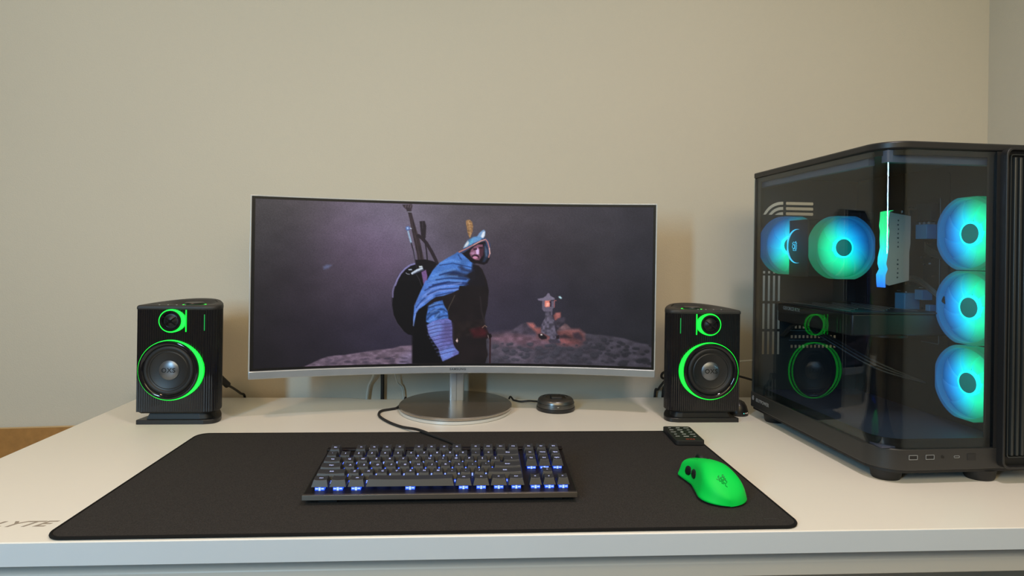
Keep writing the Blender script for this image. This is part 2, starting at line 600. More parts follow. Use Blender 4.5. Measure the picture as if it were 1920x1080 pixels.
MZ0, MZ1, MW = .0835, .4415, .404
g = curved(-MW, MW, MZ1 - .0026, MZ1, 0, .020)
g.f += curved(0, 0.1, 0, 1, 0, 1, 1).f[:0]
for a, b in ((-MW, -MW + .0026), (MW - .0026, MW)):
    q = curved(a, b, MZ0 + .012, MZ1, 0, .020, 2)
    g.add(q.v, q.f)
obj('rim', g, M['silver_rim'], mon, smooth=30, weld=False, bevel=.0006)
g = G()
q = curved(-MW, MW, MZ0, MZ0 + .0158, -.0015, .024, 60)
g.add(q.v, q.f)
obj('lower_bezel', g, M['silver'], mon, smooth=30, bevel=.0018)
g = G()
SX0, SX1, SZ0, SZ1 = -.3955, .3965, .1040, .4342
for a in ((-MW + .0026, MW - .0026, SZ1, MZ1 - .0026), (-MW + .0026, MW - .0026, MZ0 + .0158, SZ0),
          (-MW + .0026, SX0, SZ0, SZ1), (SX1, MW - .0026, SZ0, SZ1)):
    q = curved(a[0], a[1], a[2], a[3], .0006, .018, 40 if a[1] - a[0] > .1 else 1)
    g.add(q.v, q.f)
obj('inner_bezel', g, M['bezel'], mon, smooth=30)
obj('back_cover', curved(-MW + .006, MW - .006, MZ0 + .006, MZ1 - .004, .018, .034), M['white_plastic'], mon, smooth=30, bevel=.003)
obj('back_bulge', curved(-.2, .2, .15, .38, .034, .052), M['white_plastic'], mon, smooth=30, bevel=.008)
me = text_mesh('SAMSUNG', .0060, .0001, sx=1.12, bold=.0002, spacing=1.15)
me.transform(T((.0, -.0019, MZ0 + .0088)) @ RX)
mesh_obj('lettering', me, M['dark_text'], mon)
BX, BY = -.0031, .03
g = G().lathe([(0, 0), (.1165, 0), (.1185, .001), (.1185, .0062), (.117, .0072), (0, .0072)], 96, T((BX, BY, 0)))
obj('foot_rim', g, M['stand_rim'], mon)
g = G().lathe([(0, .0072), (.1175, .0072), (.1195, .0082), (.1195, .0125), (.1182, .0137), (0, .0140)], 96, T((BX, BY, 0)))
obj('foot_plate', g, M['stand'], mon)
nk = G().prism(rrect(-.0175, .0145, .052, .078, .004, 3), .0138, .26)
obj('neck', nk, M['silver'], mon)
obj('neck_seam', G().box(-.0022, -.0016, .0512, .0530, .014, .26), M['dark_text'], mon)
obj('neck_arm', G().box(-.03, .027, .035, .08, .23, .29), M['white_plastic'], mon, bevel=.004)

# ---- the picture on the screen, painted per grid point of the panel
NX, NZ = 800, 336
U, V = np.meshgrid(np.linspace(0, 1, NX), np.linspace(0, 1, NZ))          # V = 0 at the top
s_ = 2 * U - 1
PXc = 848 + 374 * s_ * 1.211 / (1.265 - .054 * s_ ** 2)
topc = np.interp(PXc, [474, 600, 740, 850, 930, 1100, 1222], [372, 378.5, 383, 385, 386.5, 387, 387])
botc = np.interp(PXc, [474, 620, 780, 930, 1222], [694, 691, 689, 688.5, 690])
PYc = topc + V * (botc - topc)
IMG = np.zeros((NZ, NX, 3))


def noise2(sx, sy, seed):
    r = np.random.default_rng(seed)
    gx, gy = int(760 / sx) + 3, int(330 / sy) + 3
    g_ = r.random((gy, gx))
    fx, fy = (PXc - 470) / sx, (PYc - 365) / sy
    fx = np.clip(fx, 0, gx - 2.001)
    fy = np.clip(fy, 0, gy - 2.001)
    ix, iy = fx.astype(int), fy.astype(int)
    tx, ty = fx - ix, fy - iy
    tx, ty = tx * tx * (3 - 2 * tx), ty * ty * (3 - 2 * ty)
    a = g_[iy, ix] * (1 - tx) + g_[iy, ix + 1] * tx
    b = g_[iy + 1, ix] * (1 - tx) + g_[iy + 1, ix + 1] * tx
    return a * (1 - ty) + b * ty


samples = [(480, 380, 72, 68, 70), (480, 450, 58, 55, 58), (480, 520, 46, 42, 46), (480, 600, 34, 31, 35), (480, 685, 24, 21, 25),
           (560, 390, 80, 74, 78), (560, 460, 62, 56, 64), (560, 540, 48, 42, 50), (560, 620, 38, 33, 42), (600, 685, 28, 25, 32),
           (630, 395, 104, 94, 108), (640, 440, 100, 84, 106), (640, 500, 74, 64, 78), (640, 560, 58, 50, 62), (640, 640, 42, 37, 50),
           (700, 395, 124, 116, 134), (700, 440, 112, 98, 126), (700, 490, 100, 82, 106), (700, 550, 66, 58, 74), (700, 630, 46, 41, 58),
           (770, 400, 110, 102, 116), (790, 450, 98, 90, 108), (800, 500, 86, 78, 96), (850, 400, 88, 82, 88), (850, 440, 78, 71, 82),
           (930, 400, 76, 70, 76), (930, 470, 64, 57, 68), (930, 540, 56, 49, 62), (930, 600, 50, 45, 58), (930, 630, 50, 46, 62),
           (1010, 400, 66, 61, 68), (1010, 480, 56, 51, 58), (1010, 560, 46, 43, 54), (1000, 600, 42, 40, 52),
           (1100, 400, 60, 57, 64), (1100, 490, 50, 47, 53), (1100, 580, 40, 38, 46), (1210, 395, 52, 50, 57), (1210, 480, 42, 41, 48),
           (1210, 570, 35, 34, 40), (1210, 640, 32, 32, 38), (1120, 640, 36, 35, 43)]
W = np.zeros_like(PXc)
for sx, sy, r_, g_, b_ in samples:
    wgt = np.exp(-((PXc - sx) ** 2 + (PYc - sy) ** 2) / (2 * 38 ** 2)) + 1e-9
    W += wgt
    for c_, v_ in enumerate((r_, g_, b_)):
        IMG[..., c_] += wgt * v_
IMG /= W[..., None]
IMG *= (1 + .10 * (noise2(60, 40, 1) - .5) + .08 * (noise2(22, 16, 2) - .5))[..., None]


def sdf(P):
    """signed distance (negative inside) of every point in the polygon's neighbourhood"""
    P = np.array(P, float)
    x0, y0 = P.min(0) - 6
    x1, y1 = P.max(0) + 6
    mk = (PXc > x0) & (PXc < x1) & (PYc > y0) & (PYc < y1)
    x, y = PXc[mk], PYc[mk]
    d = np.full(x.shape, 1e9)
    ins = np.zeros(x.shape, bool)
    for i in range(len(P)):
        ax, ay = P[i - 1]
        bx, by = P[i]
        ex, ey = bx - ax, by - ay
        t = np.clip(((x - ax) * ex + (y - ay) * ey) / (ex * ex + ey * ey + 1e-9), 0, 1)
        d = np.minimum(d, (x - ax - t * ex) ** 2 + (y - ay - t * ey) ** 2)
        ins ^= ((ay > y) != (by > y)) & (x < (bx - ax) * (y - ay) / (by - ay + 1e-12) + ax)
    d = np.sqrt(d)
    return mk, np.where(ins, -d, d)


def fill(P, col, soft=.7, alpha=1.0, tex=None):
    mk, d = sdf(P)
    a = np.clip(.5 - d / (2 * soft), 0, 1) * alpha
    c_ = np.array(col, float)
    cur = IMG[mk]
    tgt = np.broadcast_to(c_, cur.shape)
    if tex is not None:
        tgt = tgt * tex[mk][:, None]
    IMG[mk] = cur * (1 - a[:, None]) + tgt * a[:, None]


def line(P, col, w_=1.0, alpha=1.0, soft=.6):
    P = np.array(P, float)
    x0, y0 = P.min(0) - 6
    x1, y1 = P.max(0) + 6
    mk = (PXc > x0) & (PXc < x1) & (PYc > y0) & (PYc < y1)
    x, y = PXc[mk], PYc[mk]
    d = np.full(x.shape, 1e9)
    for i in range(1, len(P)):
        ax, ay = P[i - 1]
        bx, by = P[i]
        ex, ey = bx - ax, by - ay
        t = np.clip(((x - ax) * ex + (y - ay) * ey) / (ex * ex + ey * ey + 1e-9), 0, 1)
        d = np.minimum(d, (x - ax - t * ex) ** 2 + (y - ay - t * ey) ** 2)
    d = np.sqrt(d)
    a = np.clip(.5 - (d - w_ / 2) / (2 * soft), 0, 1) * alpha
    IMG[mk] = IMG[mk] * (1 - a[:, None]) + np.array(col, float) * a[:, None]


ZA = lambda *P: [(710 + x / 6.355, 370 + y / 6.355) for x, y in P]
ZB = lambda *P: [(710 + x / 6.355, 530 + y / 6.355) for x, y in P]
ZC = lambda *P: [(900 + x / 5.647, 530 + y / 5.647) for x, y in P]
ZD = lambda *P: [(460 + x / 6.0, 580 + y / 6.0) for x, y in P]
fine = .72 + .56 * noise2(4, 3, 5)
mid = .75 + .5 * noise2(9, 6, 6)
rock = .55 + .9 * noise2(7, 4, 8) * (.5 + noise2(14, 8, 9))
# sand bank at the left
fill(ZD((595, 690), (720, 632), (800, 592), (880, 566), (960, 552), (1060, 548), (1200, 528), (1320, 510), (1440, 494), (1600, 476),
        (1680, 452), (1830, 442), (1830, 760), (595, 760)), (104, 88, 104), 1.2, 1, .8 + .4 * noise2(8, 4, 12))
fill(ZD((1700, 560), (1830, 500), (1830, 700), (1640, 700)), (120, 110, 140), 8, .7, mid)
r = np.random.default_rng(4)
for k in range(46):
    x = r.uniform(820, 1790)
    y = r.uniform(590, 680)
    a = r.uniform(12, 38)
    b = a * r.uniform(.25, .5)
    fill(ZD(*[(x + a * math.cos(t), y + b * math.sin(t)) for t in np.linspace(0, 2 * PI, 9)[:-1]]), (62, 54, 68), 1.6, r.uniform(.3, .8))
line(ZD((1500, 600), (1560, 585), (1620, 570)), (60, 52, 66), 2, .6)
# rocky ground at the right
fill(ZC((0, 590), (60, 580), (230, 565), (300, 520), (370, 470), (430, 452), (500, 455), (528, 480), (560, 500), (640, 505), (780, 520), (870, 512),
        (1000, 515), (1080, 560), (1300, 575), (1500, 600), (1700, 650), (1900, 670), (1900, 930), (0, 930)), (62, 58, 68), 1.5, 1, .8 + .4 * noise2(10, 6, 14))
fill(ZC((60, 590), (250, 560), (480, 580), (620, 640), (700, 690), (500, 720), (200, 700), (60, 660)), (112, 84, 98), 8, .9, mid)
fill(ZC((60, 680), (300, 690), (480, 760), (560, 880), (300, 880), (60, 760)), (92, 82, 96), 9, .75, mid)
fill(ZC((250, 560), (320, 505), (380, 468), (450, 452), (470, 500), (560, 570), (540, 590), (400, 575)), (70, 62, 76), 2, .9, mid)
fill(ZC((440, 455), (505, 455), (528, 480), (525, 505), (590, 505), (595, 545), (560, 570), (500, 520), (465, 490)), (150, 88, 86), 3, .95, mid)
fill(ZC((560, 560), (800, 560), (900, 610), (1060, 650), (1000, 690), (880, 700), (700, 650), (560, 610)), (122, 72, 74), 7, .9, mid)
fill(ZC((775, 540), (860, 515), (1010, 515), (1070, 560), (1070, 620), (960, 640), (860, 600), (780, 580)), (116, 72, 72), 4, .9, mid)
fill(ZC((940, 560), (1000, 545), (1050, 600), (1045, 635), (950, 615)), (52, 42, 52), 2.5, .9)
fill(ZC((770, 590), (850, 570), (930, 610), (800, 620)), (40, 32, 40), 2.5, .8)
fill(ZC((725, 370), (750, 340), (805, 335), (805, 380), (790, 420), (735, 425)), (150, 90, 88), 1.6, .95, mid)
fill(ZC((775, 400), (840, 385), (860, 405), (850, 440), (800, 465), (790, 500), (740, 505), (735, 440)), (62, 56, 68), 1.6, 1, mid)
fill(ZC((780, 515), (850, 455), (880, 465), (915, 505), (850, 520)), (104, 80, 84), 1.6, .9, mid)
for k in range(150):
    x = r.uniform(70, 1850)
    y = r.uniform(610, 880)
    if y < 680 and x < 1050:
        continue
    a = r.uniform(14, 52) * (.7 + .3 * (y - 600) / 280)
    b = a * r.uniform(.4, .7)
    pts_ = [(x + a * (1 + r.uniform(-.15, .15)) * math.cos(t), y + b * (1 + r.uniform(-.15, .15)) * math.sin(t)) for t in np.linspace(0, 2 * PI, 10)[:-1]]
    fo = 1 - max(0, (x - 700)) / 1900
    fill(ZC(*pts_), (30 * fo + 4, 28 * fo + 5, 36 * fo + 5), 1.3, .7)
    fill(ZC(*[(px_ - 3, py_ - b * .28) for px_, py_ in pts_]), (66 * fo + 10, 63 * fo + 11, 74 * fo + 12), 2.2, .62)
# stone lantern
fill(ZC((635, 325), (712, 325), (712, 370), (738, 420), (745, 500), (760, 560), (795, 600), (800, 655), (680, 655), (690, 600), (640, 575), (595, 555), (590, 500), (610, 440), (635, 400)),
     (86, 80, 96), 1.0, 1, .7 + .6 * noise2(4, 4, 21))
fill(ZC((712, 370), (738, 420), (745, 500), (765, 580), (765, 500), (735, 430)), (44, 40, 52), 1.6, .9)
fill(ZC((600, 212), (735, 212), (730, 285), (715, 300), (712, 328), (620, 328), (600, 302)), (98, 90, 108), .8)
fill(ZC((630, 208), (690, 208), (688, 275), (640, 282), (628, 270)), (222, 130, 116), .9)
fill(ZC((676, 218), (700, 212), (702, 275), (684, 277), (686, 240)), (46, 36, 50), .8)
fill(ZC((645, 240), (668, 230), (676, 250), (668, 270), (642, 272)), (255, 176, 160), 1.0)
line(ZC((733, 215), (733, 280)), (150, 92, 96), 1.6)
fill(ZC((548, 192), (610, 180), (640, 160), (660, 130), (676, 130), (690, 158), (735, 182), (735, 200), (600, 214), (556, 208)), (116, 108, 128), .8)
line(ZC((735, 208), (752, 208)), (170, 96, 92), 1.4)
fill(ZC((560, 575), (610, 570), (655, 600), (655, 625), (600, 632), (570, 610)), (28, 22, 28), 1.0)
fill(ZC((587, 575), (605, 572), (607, 586), (588, 588)), (240, 226, 220), .8)
fill(ZC((755, 590), (790, 580), (795, 620), (760, 628)), (36, 28, 34), 1.0)
fill(ZC((672, 640), (700, 625), (770, 628), (812, 658), (790, 672), (690, 668)), (60, 54, 66), 1.2)
fill(ZC((778, 165), (795, 160), (814, 178), (806, 188), (785, 180)), (190, 232, 240), 1.2)
fill([(597, 503), (604, 499), (612, 500), (606, 506), (598, 508)], (96, 104, 140), 2.2, .8)
# --- the warrior: shield on the back
fill(ZA((100, 1080), (150, 960), (210, 880), (290, 820), (360, 800), (450, 760), (540, 780), (615, 800), (560, 900), (480, 1080)), (14, 12, 16), .8)
fill(ZB((130, 0), (100, 80), (82, 200), (84, 310), (105, 420), (150, 520), (220, 610), (280, 655), (335, 668), (345, 300), (480, 0)), (11, 9, 12), .8)
line(ZA((345, 812), (290, 830), (230, 875), (180, 935), (145, 1000), (118, 1075)), (132, 128, 178), 3.2, .95)
line(ZB((138, 0), (108, 70), (94, 130), (92, 200)), (120, 112, 150), 3.0, .85)
line(ZB((90, 210), (86, 300), (105, 420), (150, 520), (220, 610)), (70, 62, 80), 1.0, .7)
fill(ZA((270, 880), (310, 876), (314, 890), (276, 892)), (180, 190, 210), .8)
line(ZA((245, 925), (262, 938), (285, 940)), (170, 176, 196), 1.2, .9)
# weapons above the shield
fill(ZA((190, 95), (300, 85), (310, 110), (300, 150), (296, 190), (252, 190), (235, 150), (205, 125)), (58, 48, 54), .9, 1, mid)
for a in ((232, 100), (262, 95), (290, 100)):
    line(ZA(a, (a[0] - 6, a[1] + 30)), (120, 106, 112), 1.0, .8)
line(ZA((255, 182), (296, 184)), (140, 136, 150), 2.0, .9)
fill(ZA((258, 190), (300, 190), (330, 300), (360, 400), (400, 520), (440, 700), (465, 830), (460, 870), (390, 850), (370, 700), (330, 520), (300, 380), (285, 310)), (52, 42, 46), .8, 1, .8 + .4 * noise2(3, 8, 30))
line(ZA((300, 300), (345, 480), (395, 700), (425, 850)), (84, 72, 76), 1.2, .5)
fill(ZA((395, 295), (455, 290), (475, 350), (470, 500), (440, 500), (415, 470)), (40, 33, 38), .8)
line(ZA((430, 300), (432, 380)), (86, 76, 88), 1.0, .6)
line(ZA((385, 470), (430, 505), (480, 560), (540, 660), (590, 760), (610, 810)), (42, 34, 40), 6.2)
line(ZA((455, 500), (480, 640), (495, 780)), (36, 30, 36), 2.4)
fill(ZA((235, 365), (262, 355), (285, 372), (282, 400), (250, 410), (233, 392)), (84, 110, 170), .9)
fill(ZA((244, 372), (262, 368), (266, 388), (250, 394)), (170, 196, 232), .8)
line(ZA((285, 380), (300, 385)), (190, 200, 220), 1.4)
line(ZA((262, 420), (275, 470), (300, 560)), (150, 178, 206), 3.2, .9)
line(ZA((300, 560), (330, 660), (355, 790), (372, 870)), (44, 38, 48), 2.2)
line(ZA((330, 600), (352, 760)), (130, 130, 150), .9, .6)
fill(ZA((355, 765), (470, 760), (560, 780), (610, 815), (560, 900), (460, 940), (370, 880)), (22, 17, 21), .9)
line(ZA((318, 930), (370, 895), (430, 868)), (196, 208, 226), 4.2, .95)
line(ZA((330, 935), (400, 905), (450, 885)), (90, 96, 120), 1.8, .8)
fill(ZA((395, 842), (432, 838), (440, 852), (400, 858)), (220, 232, 238), .8)
fill(ZA((425, 915), (478, 885), (496, 960), (492, 1080), (462, 1080), (440, 990)), (116, 84, 136), .9)
fill(ZB((445, 0), (490, 0), (468, 60), (452, 40)), (108, 78, 128), .9)
line(ZA((365, 940), (400, 1000), (430, 1080)), (60, 54, 62), 1.2, .8)
# body (dark tunic)
fill(ZA((1040, 830), (1100, 830), (1150, 880), (1200, 1000), (1215, 1080), (700, 1080), (760, 960)), (27, 21, 22), 1.0)
fill(ZB((335, 400), (560, 0), (1205, 0), (1232, 120), (1222, 300), (1190, 440), (1185, 520), (1215, 600), (1250, 660), (1210, 720),
        (1215, 820), (1232, 900), (1200, 1010), (335, 1010)), (26, 20, 22), .9, 1, .85 + .3 * noise2(16, 20, 33))
fill(ZB((335, 330), (480, 200), (520, 500), (700, 1010), (335, 1010), (328, 600)), (8, 7, 9), 3, 1)
fill(ZB((860, 520), (1180, 480), (1200, 560), (1210, 640), (860, 690)), (34, 26, 26), 4, .9, mid)
fill(ZB((1010, 600), (1170, 560), (1215, 610), (1220, 680), (1060, 690)), (66, 22, 28), 4, .9, mid)
line(ZB((825, 180), (790, 260), (760, 320), (745, 370)), (92, 84, 72), 1.2, .7)
line(ZB((1160, 575), (1190, 545), (1215, 565)), (140, 112, 96), 1.2, .9)
fill(ZB((845, 735), (862, 705), (872, 735), (862, 755)), (226, 196, 192), .9)
fill(ZB((1225, 650), (1265, 645), (1278, 680), (1255, 715), (1225, 700)), (24, 15, 18), .9)
line(ZB((1230, 665), (1238, 700)), (190, 170, 170), 1.0, .8)
line(ZB((1258, 700), (1258, 1000)), (44, 20, 24), 2.6)
line(ZB((1130, 200), (1150, 380), (1185, 500)), (52, 44, 48), 2.0, .6, 1.4)
# sleeve and wrapped forearm
sl = .72 + .56 * noise2(5, 5, 40)
fill(ZB((510, 310), (580, 265), (680, 240), (700, 300), (745, 380), (755, 460), (620, 480), (540, 520), (490, 505), (490, 430), (505, 370)), (66, 108, 182), 1.0, 1, sl)
for p_ in (((520, 330), (600, 300), (680, 290)), ((520, 400), (590, 350), (690, 350), (740, 385)), ((500, 470), (560, 410), (640, 385)), ((640, 450), (700, 430), (750, 425))):
    line(ZB(*p_), (28, 44, 88), 2.6, .7, 1.1)
for p_ in (((530, 310), (620, 280)), ((540, 385), (640, 335)), ((510, 500), (600, 450), (640, 400))):
    line(ZB(*p_), (116, 156, 222), 2.0, .7, 1.2)
fill(ZB((500, 545), (560, 500), (640, 475), (745, 460), (790, 490), (802, 580), (802, 680), (815, 770), (845, 830), (885, 870), (880, 895), (780, 945), (690, 985),
        (670, 930), (640, 830), (590, 760), (550, 700), (520, 650)), (100, 104, 172), .9, 1, .86 + .28 * noise2(6, 3, 44))
fill(ZB((500, 545), (560, 505), (640, 500), (700, 580), (600, 700), (550, 690)), (110, 138, 214), 3.2, .65)
fill(ZB((650, 870), (800, 800), (850, 850), (780, 930), (700, 975)), (110, 144, 224), 3.2, .6)
fill(ZB((690, 560), (800, 540), (805, 760), (700, 760)), (84, 72, 118), 5, .55)
for k in range(9):
    y = 545 + k * 42
    x0 = 505 + max(0, k - 2) * 22
    line(ZB((x0, y + 30), (x0 + 110, y - 4), (802 + max(0, k - 5) * 12, y - 26)), (58, 52, 96), 1.3, .75, .8)
    line(ZB((x0 + 6, y + 40), (x0 + 110, y + 8)), (140, 160, 226), .9, .5)
# cloak
fill(ZA((820, 690), (850, 668), (890, 675), (960, 730), (1040, 790), (1055, 850), (1050, 880), (1080, 960), (1040, 1030), (960, 1080), (470, 1080), (500, 1000), (560, 890), (640, 800), (740, 735)),
     (70, 116, 192), .9, 1, .86 + .28 * noise2(16, 7, 50))
fill(ZB((475, 0), (985, 0), (1000, 40), (880, 60), (870, 110), (790, 150), (690, 185), (600, 200), (540, 240), (470, 300), (400, 350), (370, 400), (345, 560), (335, 480), (348, 310), (400, 180)),
     (78, 118, 198), .9, 1, .86 + .28 * noise2(14, 6, 51))
fill(ZA((1030, 800), (1110, 850), (1160, 930), (1205, 1080), (940, 1080), (1000, 1000), (940, 960), (1020, 900)), (24, 20, 26), 2.0, .97)
fill(ZA((700, 960), (800, 890), (880, 905), (960, 930), (990, 1000), (860, 975)), (32, 36, 60), 3.2, .8)
fill(ZA((860, 850), (900, 830), (950, 870), (1050, 890), (1000, 920), (900, 900)), (36, 42, 72), 2.4, .8)
for p_, w2 in ((((640, 950), (760, 915), (880, 930)), 2.8), (((600, 1010), (760, 985), (960, 1000)), 2.6), (((560, 1070), (740, 1035), (960, 1045)), 2.6),
               (((640, 830), (800, 805), (1040, 860)), 1.6), (((860, 700), (900, 760), (880, 740)), 1.4)):
    line(ZA(*p_), (26, 40, 84), w2, .78, 1.0)
for p_ in (((560, 960), (700, 900), (820, 880)), ((540, 1000), (700, 960), (850, 965)), ((520, 1050), (700, 1010), (900, 1020)), ((660, 800), (780, 770), (880, 790))):
    line(ZA(*p_), (112, 158, 226), 3.2, .5, 1.8)
for p_, w2 in ((((520, 80), (700, 40), (980, 45)), 2.6), (((500, 170), (640, 110), (870, 90)), 2.6), (((470, 120), (600, 50), (760, 15)), 2.0), (((600, 185), (700, 160), (800, 140)), 2.0),
               (((370, 330), (440, 240), (520, 170)), 1.6)):
    line(ZB(*p_), (30, 40, 86), w2, .75, 1.0)
for p_ in (((480, 200), (620, 130), (860, 105)), ((440, 200), (560, 100), (900, 30)), ((360, 390), (420, 290), (560, 190))):
    line(ZB(*p_), (134, 156, 224), 2.6, .6, 1.4)
line(ZB((365, 410), (345, 480), (338, 550)), (150, 160, 200), 1.2, .7)
# head: beard, face, helmet, feather
fill(ZA((900, 680), (980, 640), (1060, 560), (1180, 540), (1225, 640), (1240, 740), (1210, 800), (1170, 822), (1110, 810), (1070, 800), (1020, 790), (950, 730)), (20, 14, 20), .9)
fill(ZA((995, 690), (1010, 640), (1050, 600), (1090, 575), (1150, 575), (1160, 640), (1150, 700), (1110, 770), (1060, 765), (1015, 730)), (128, 82, 104), 1.2)
fill(ZA((1068, 650), (1088, 615), (1110, 640), (1112, 690), (1095, 700), (1072, 690)), (214, 178, 224), 1.2)
fill(ZA((1000, 680), (1050, 655), (1065, 690), (1030, 705)), (176, 128, 164), 1.3, .8)
fill(ZA((1112, 610), (1165, 600), (1165, 700), (1130, 740), (1112, 700)), (66, 36, 48), 1.6, .9)
fill(ZA((1035, 625), (1085, 618), (1082, 638), (1045, 645)), (44, 28, 40), 1.0, .95)
fill(ZA((1105, 605), (1150, 608), (1148, 622), (1108, 622)), (32, 20, 28), 1.0, .95)
fill(ZA((1020, 715), (1050, 698), (1090, 702), (1112, 725), (1110, 760), (1096, 725), (1050, 712), (1025, 735)), (36, 22, 32), .9)
fill(ZA((1034, 728), (1070, 718), (1092, 732), (1075, 750), (1040, 745)), (206, 140, 172), .9)
fill(ZA((990, 730), (1030, 760), (1075, 770), (1105, 765), (1100, 800), (1050, 810), (1000, 775)), (24, 16, 22), 1.1)
fill(ZA((1165, 560), (1200, 570), (1222, 660), (1215, 740), (1180, 790), (1150, 790), (1180, 700)), (36, 46, 66), 1.6)
fill(ZA((1180, 600), (1205, 640), (1210, 720), (1190, 720), (1178, 660)), (96, 120, 156), 2.2, .7)
fill(ZA((865, 670), (920, 640), (935, 580), (975, 520), (1040, 485), (1100, 475), (1160, 490), (1205, 505), (1240, 560), (1245, 700), (1225, 740), (1215, 640), (1180, 525),
        (1100, 555), (1000, 620), (920, 680), (880, 680)), (50, 66, 104), .9)
fill(ZA((918, 625), (935, 580), (975, 520), (1040, 482), (1100, 474), (1150, 492), (1120, 530), (1040, 560), (960, 605)), (92, 138, 186), 1.2, 1, .8 + .4 * noise2(9, 7, 60))
fill(ZA((925, 612), (940, 575), (972, 530), (990, 560), (960, 600)), (206, 214, 222), 1.3)
fill(ZA((985, 570), (1000, 530), (1030, 505), (1040, 540), (1010, 580)), (96, 176, 216), 1.6, .8)
fill(ZA((1085, 475), (1105, 440), (1140, 405), (1165, 396), (1182, 420), (1175, 470), (1155, 500)), (120, 156, 200), 1.0)
fill(ZA((1130, 470), (1150, 425), (1172, 415), (1172, 465), (1155, 495), (1135, 488)), (226, 232, 242), 1.2)
line(ZA((870, 668), (940, 635), (1040, 580), (1130, 530), (1185, 512), (1210, 545), (1228, 610), (1238, 680), (1225, 730)), (186, 124, 118), 2.2, .95)
line(ZA((1040, 583), (1130, 533), (1180, 516)), (236, 186, 176), 1.0, .8)
line(ZA((1232, 620), (1240, 690)), (240, 200, 190), 1.4, .8)
fill(ZA((945, 290), (965, 274), (990, 275), (1020, 300), (1032, 350), (1028, 410), (1010, 470), (998, 498), (975, 460), (962, 400), (950, 340)), (150, 114, 78), .9, 1, .8 + .4 * noise2(3, 2, 62))
line(ZA((975, 290), (995, 370), (998, 480)), (196, 160, 118), 1.4, .8)
for y in (330, 370, 410):
    line(ZA((960, y + 14), (1000, y), (1028, y + 8)), (96, 68, 46), .9, .6)
IMG *= (1 + .05 * rng.standard_normal(IMG.shape[:2]))[..., None]
IMG = np.clip(IMG, 0, 255) / 255
LIN = np.where(IMG <= .04045, IMG / 12.92, ((IMG + .055) / 1.055) ** 2.4)
xs = SX0 + (SX1 - SX0) * U
zs = SZ1 - (SZ1 - SZ0) * V
th = np.arcsin(xs / R_MON)
rr = R_MON + .0011
co = np.stack([rr * np.sin(th), rr * np.cos(th) - R_MON, zs], -1).reshape(-1, 3)
me = bpy.data.meshes.new('screen')
nf = (NX - 1) * (NZ - 1)
me.vertices.add(NX * NZ)
me.vertices.foreach_set('co', co.ravel())
i0 = (np.arange(NZ - 1)[:, None] * NX + np.arange(NX - 1)[None, :]).ravel()
quads = np.stack([i0, i0 + NX, i0 + NX + 1, i0 + 1], -1).ravel()
me.loops.add(nf * 4)
me.loops.foreach_set('vertex_index', quads)
me.polygons.add(nf)
me.polygons.foreach_set('loop_start', np.arange(nf) * 4)
me.update(calc_edges=True)
ca = me.color_attributes.new('picture', 'FLOAT_COLOR', 'POINT')
ca.data.foreach_set('color', np.concatenate([LIN.reshape(-1, 3), np.ones((NX * NZ, 1))], 1).ravel())
me.polygons.foreach_set('use_smooth', [True] * nf)
ms = bpy.data.materials.new('screen_picture')
ms.use_nodes = True
nt = ms.node_tree
b = nt.nodes['Principled BSDF']
b.inputs['Base Color'].default_value = (.006, .006, .007, 1)
b.inputs['Roughness'].default_value = .5
b.inputs['Specular IOR Level'].default_value = .15
at = nt.nodes.new('ShaderNodeAttribute')
at.attribute_name = 'picture'
nt.links.new(at.outputs['Color'], b.inputs['Emission Color'])
b.inputs['Emission Strength'].default_value = .95
scr = mesh_obj('screen', me, ms, mon)
scr['label'] = 'lit picture of a cloaked warrior with helmet and feather beside a stone lantern'

# ------------------------------------------------------------------ speakers
TXT_OXS = None


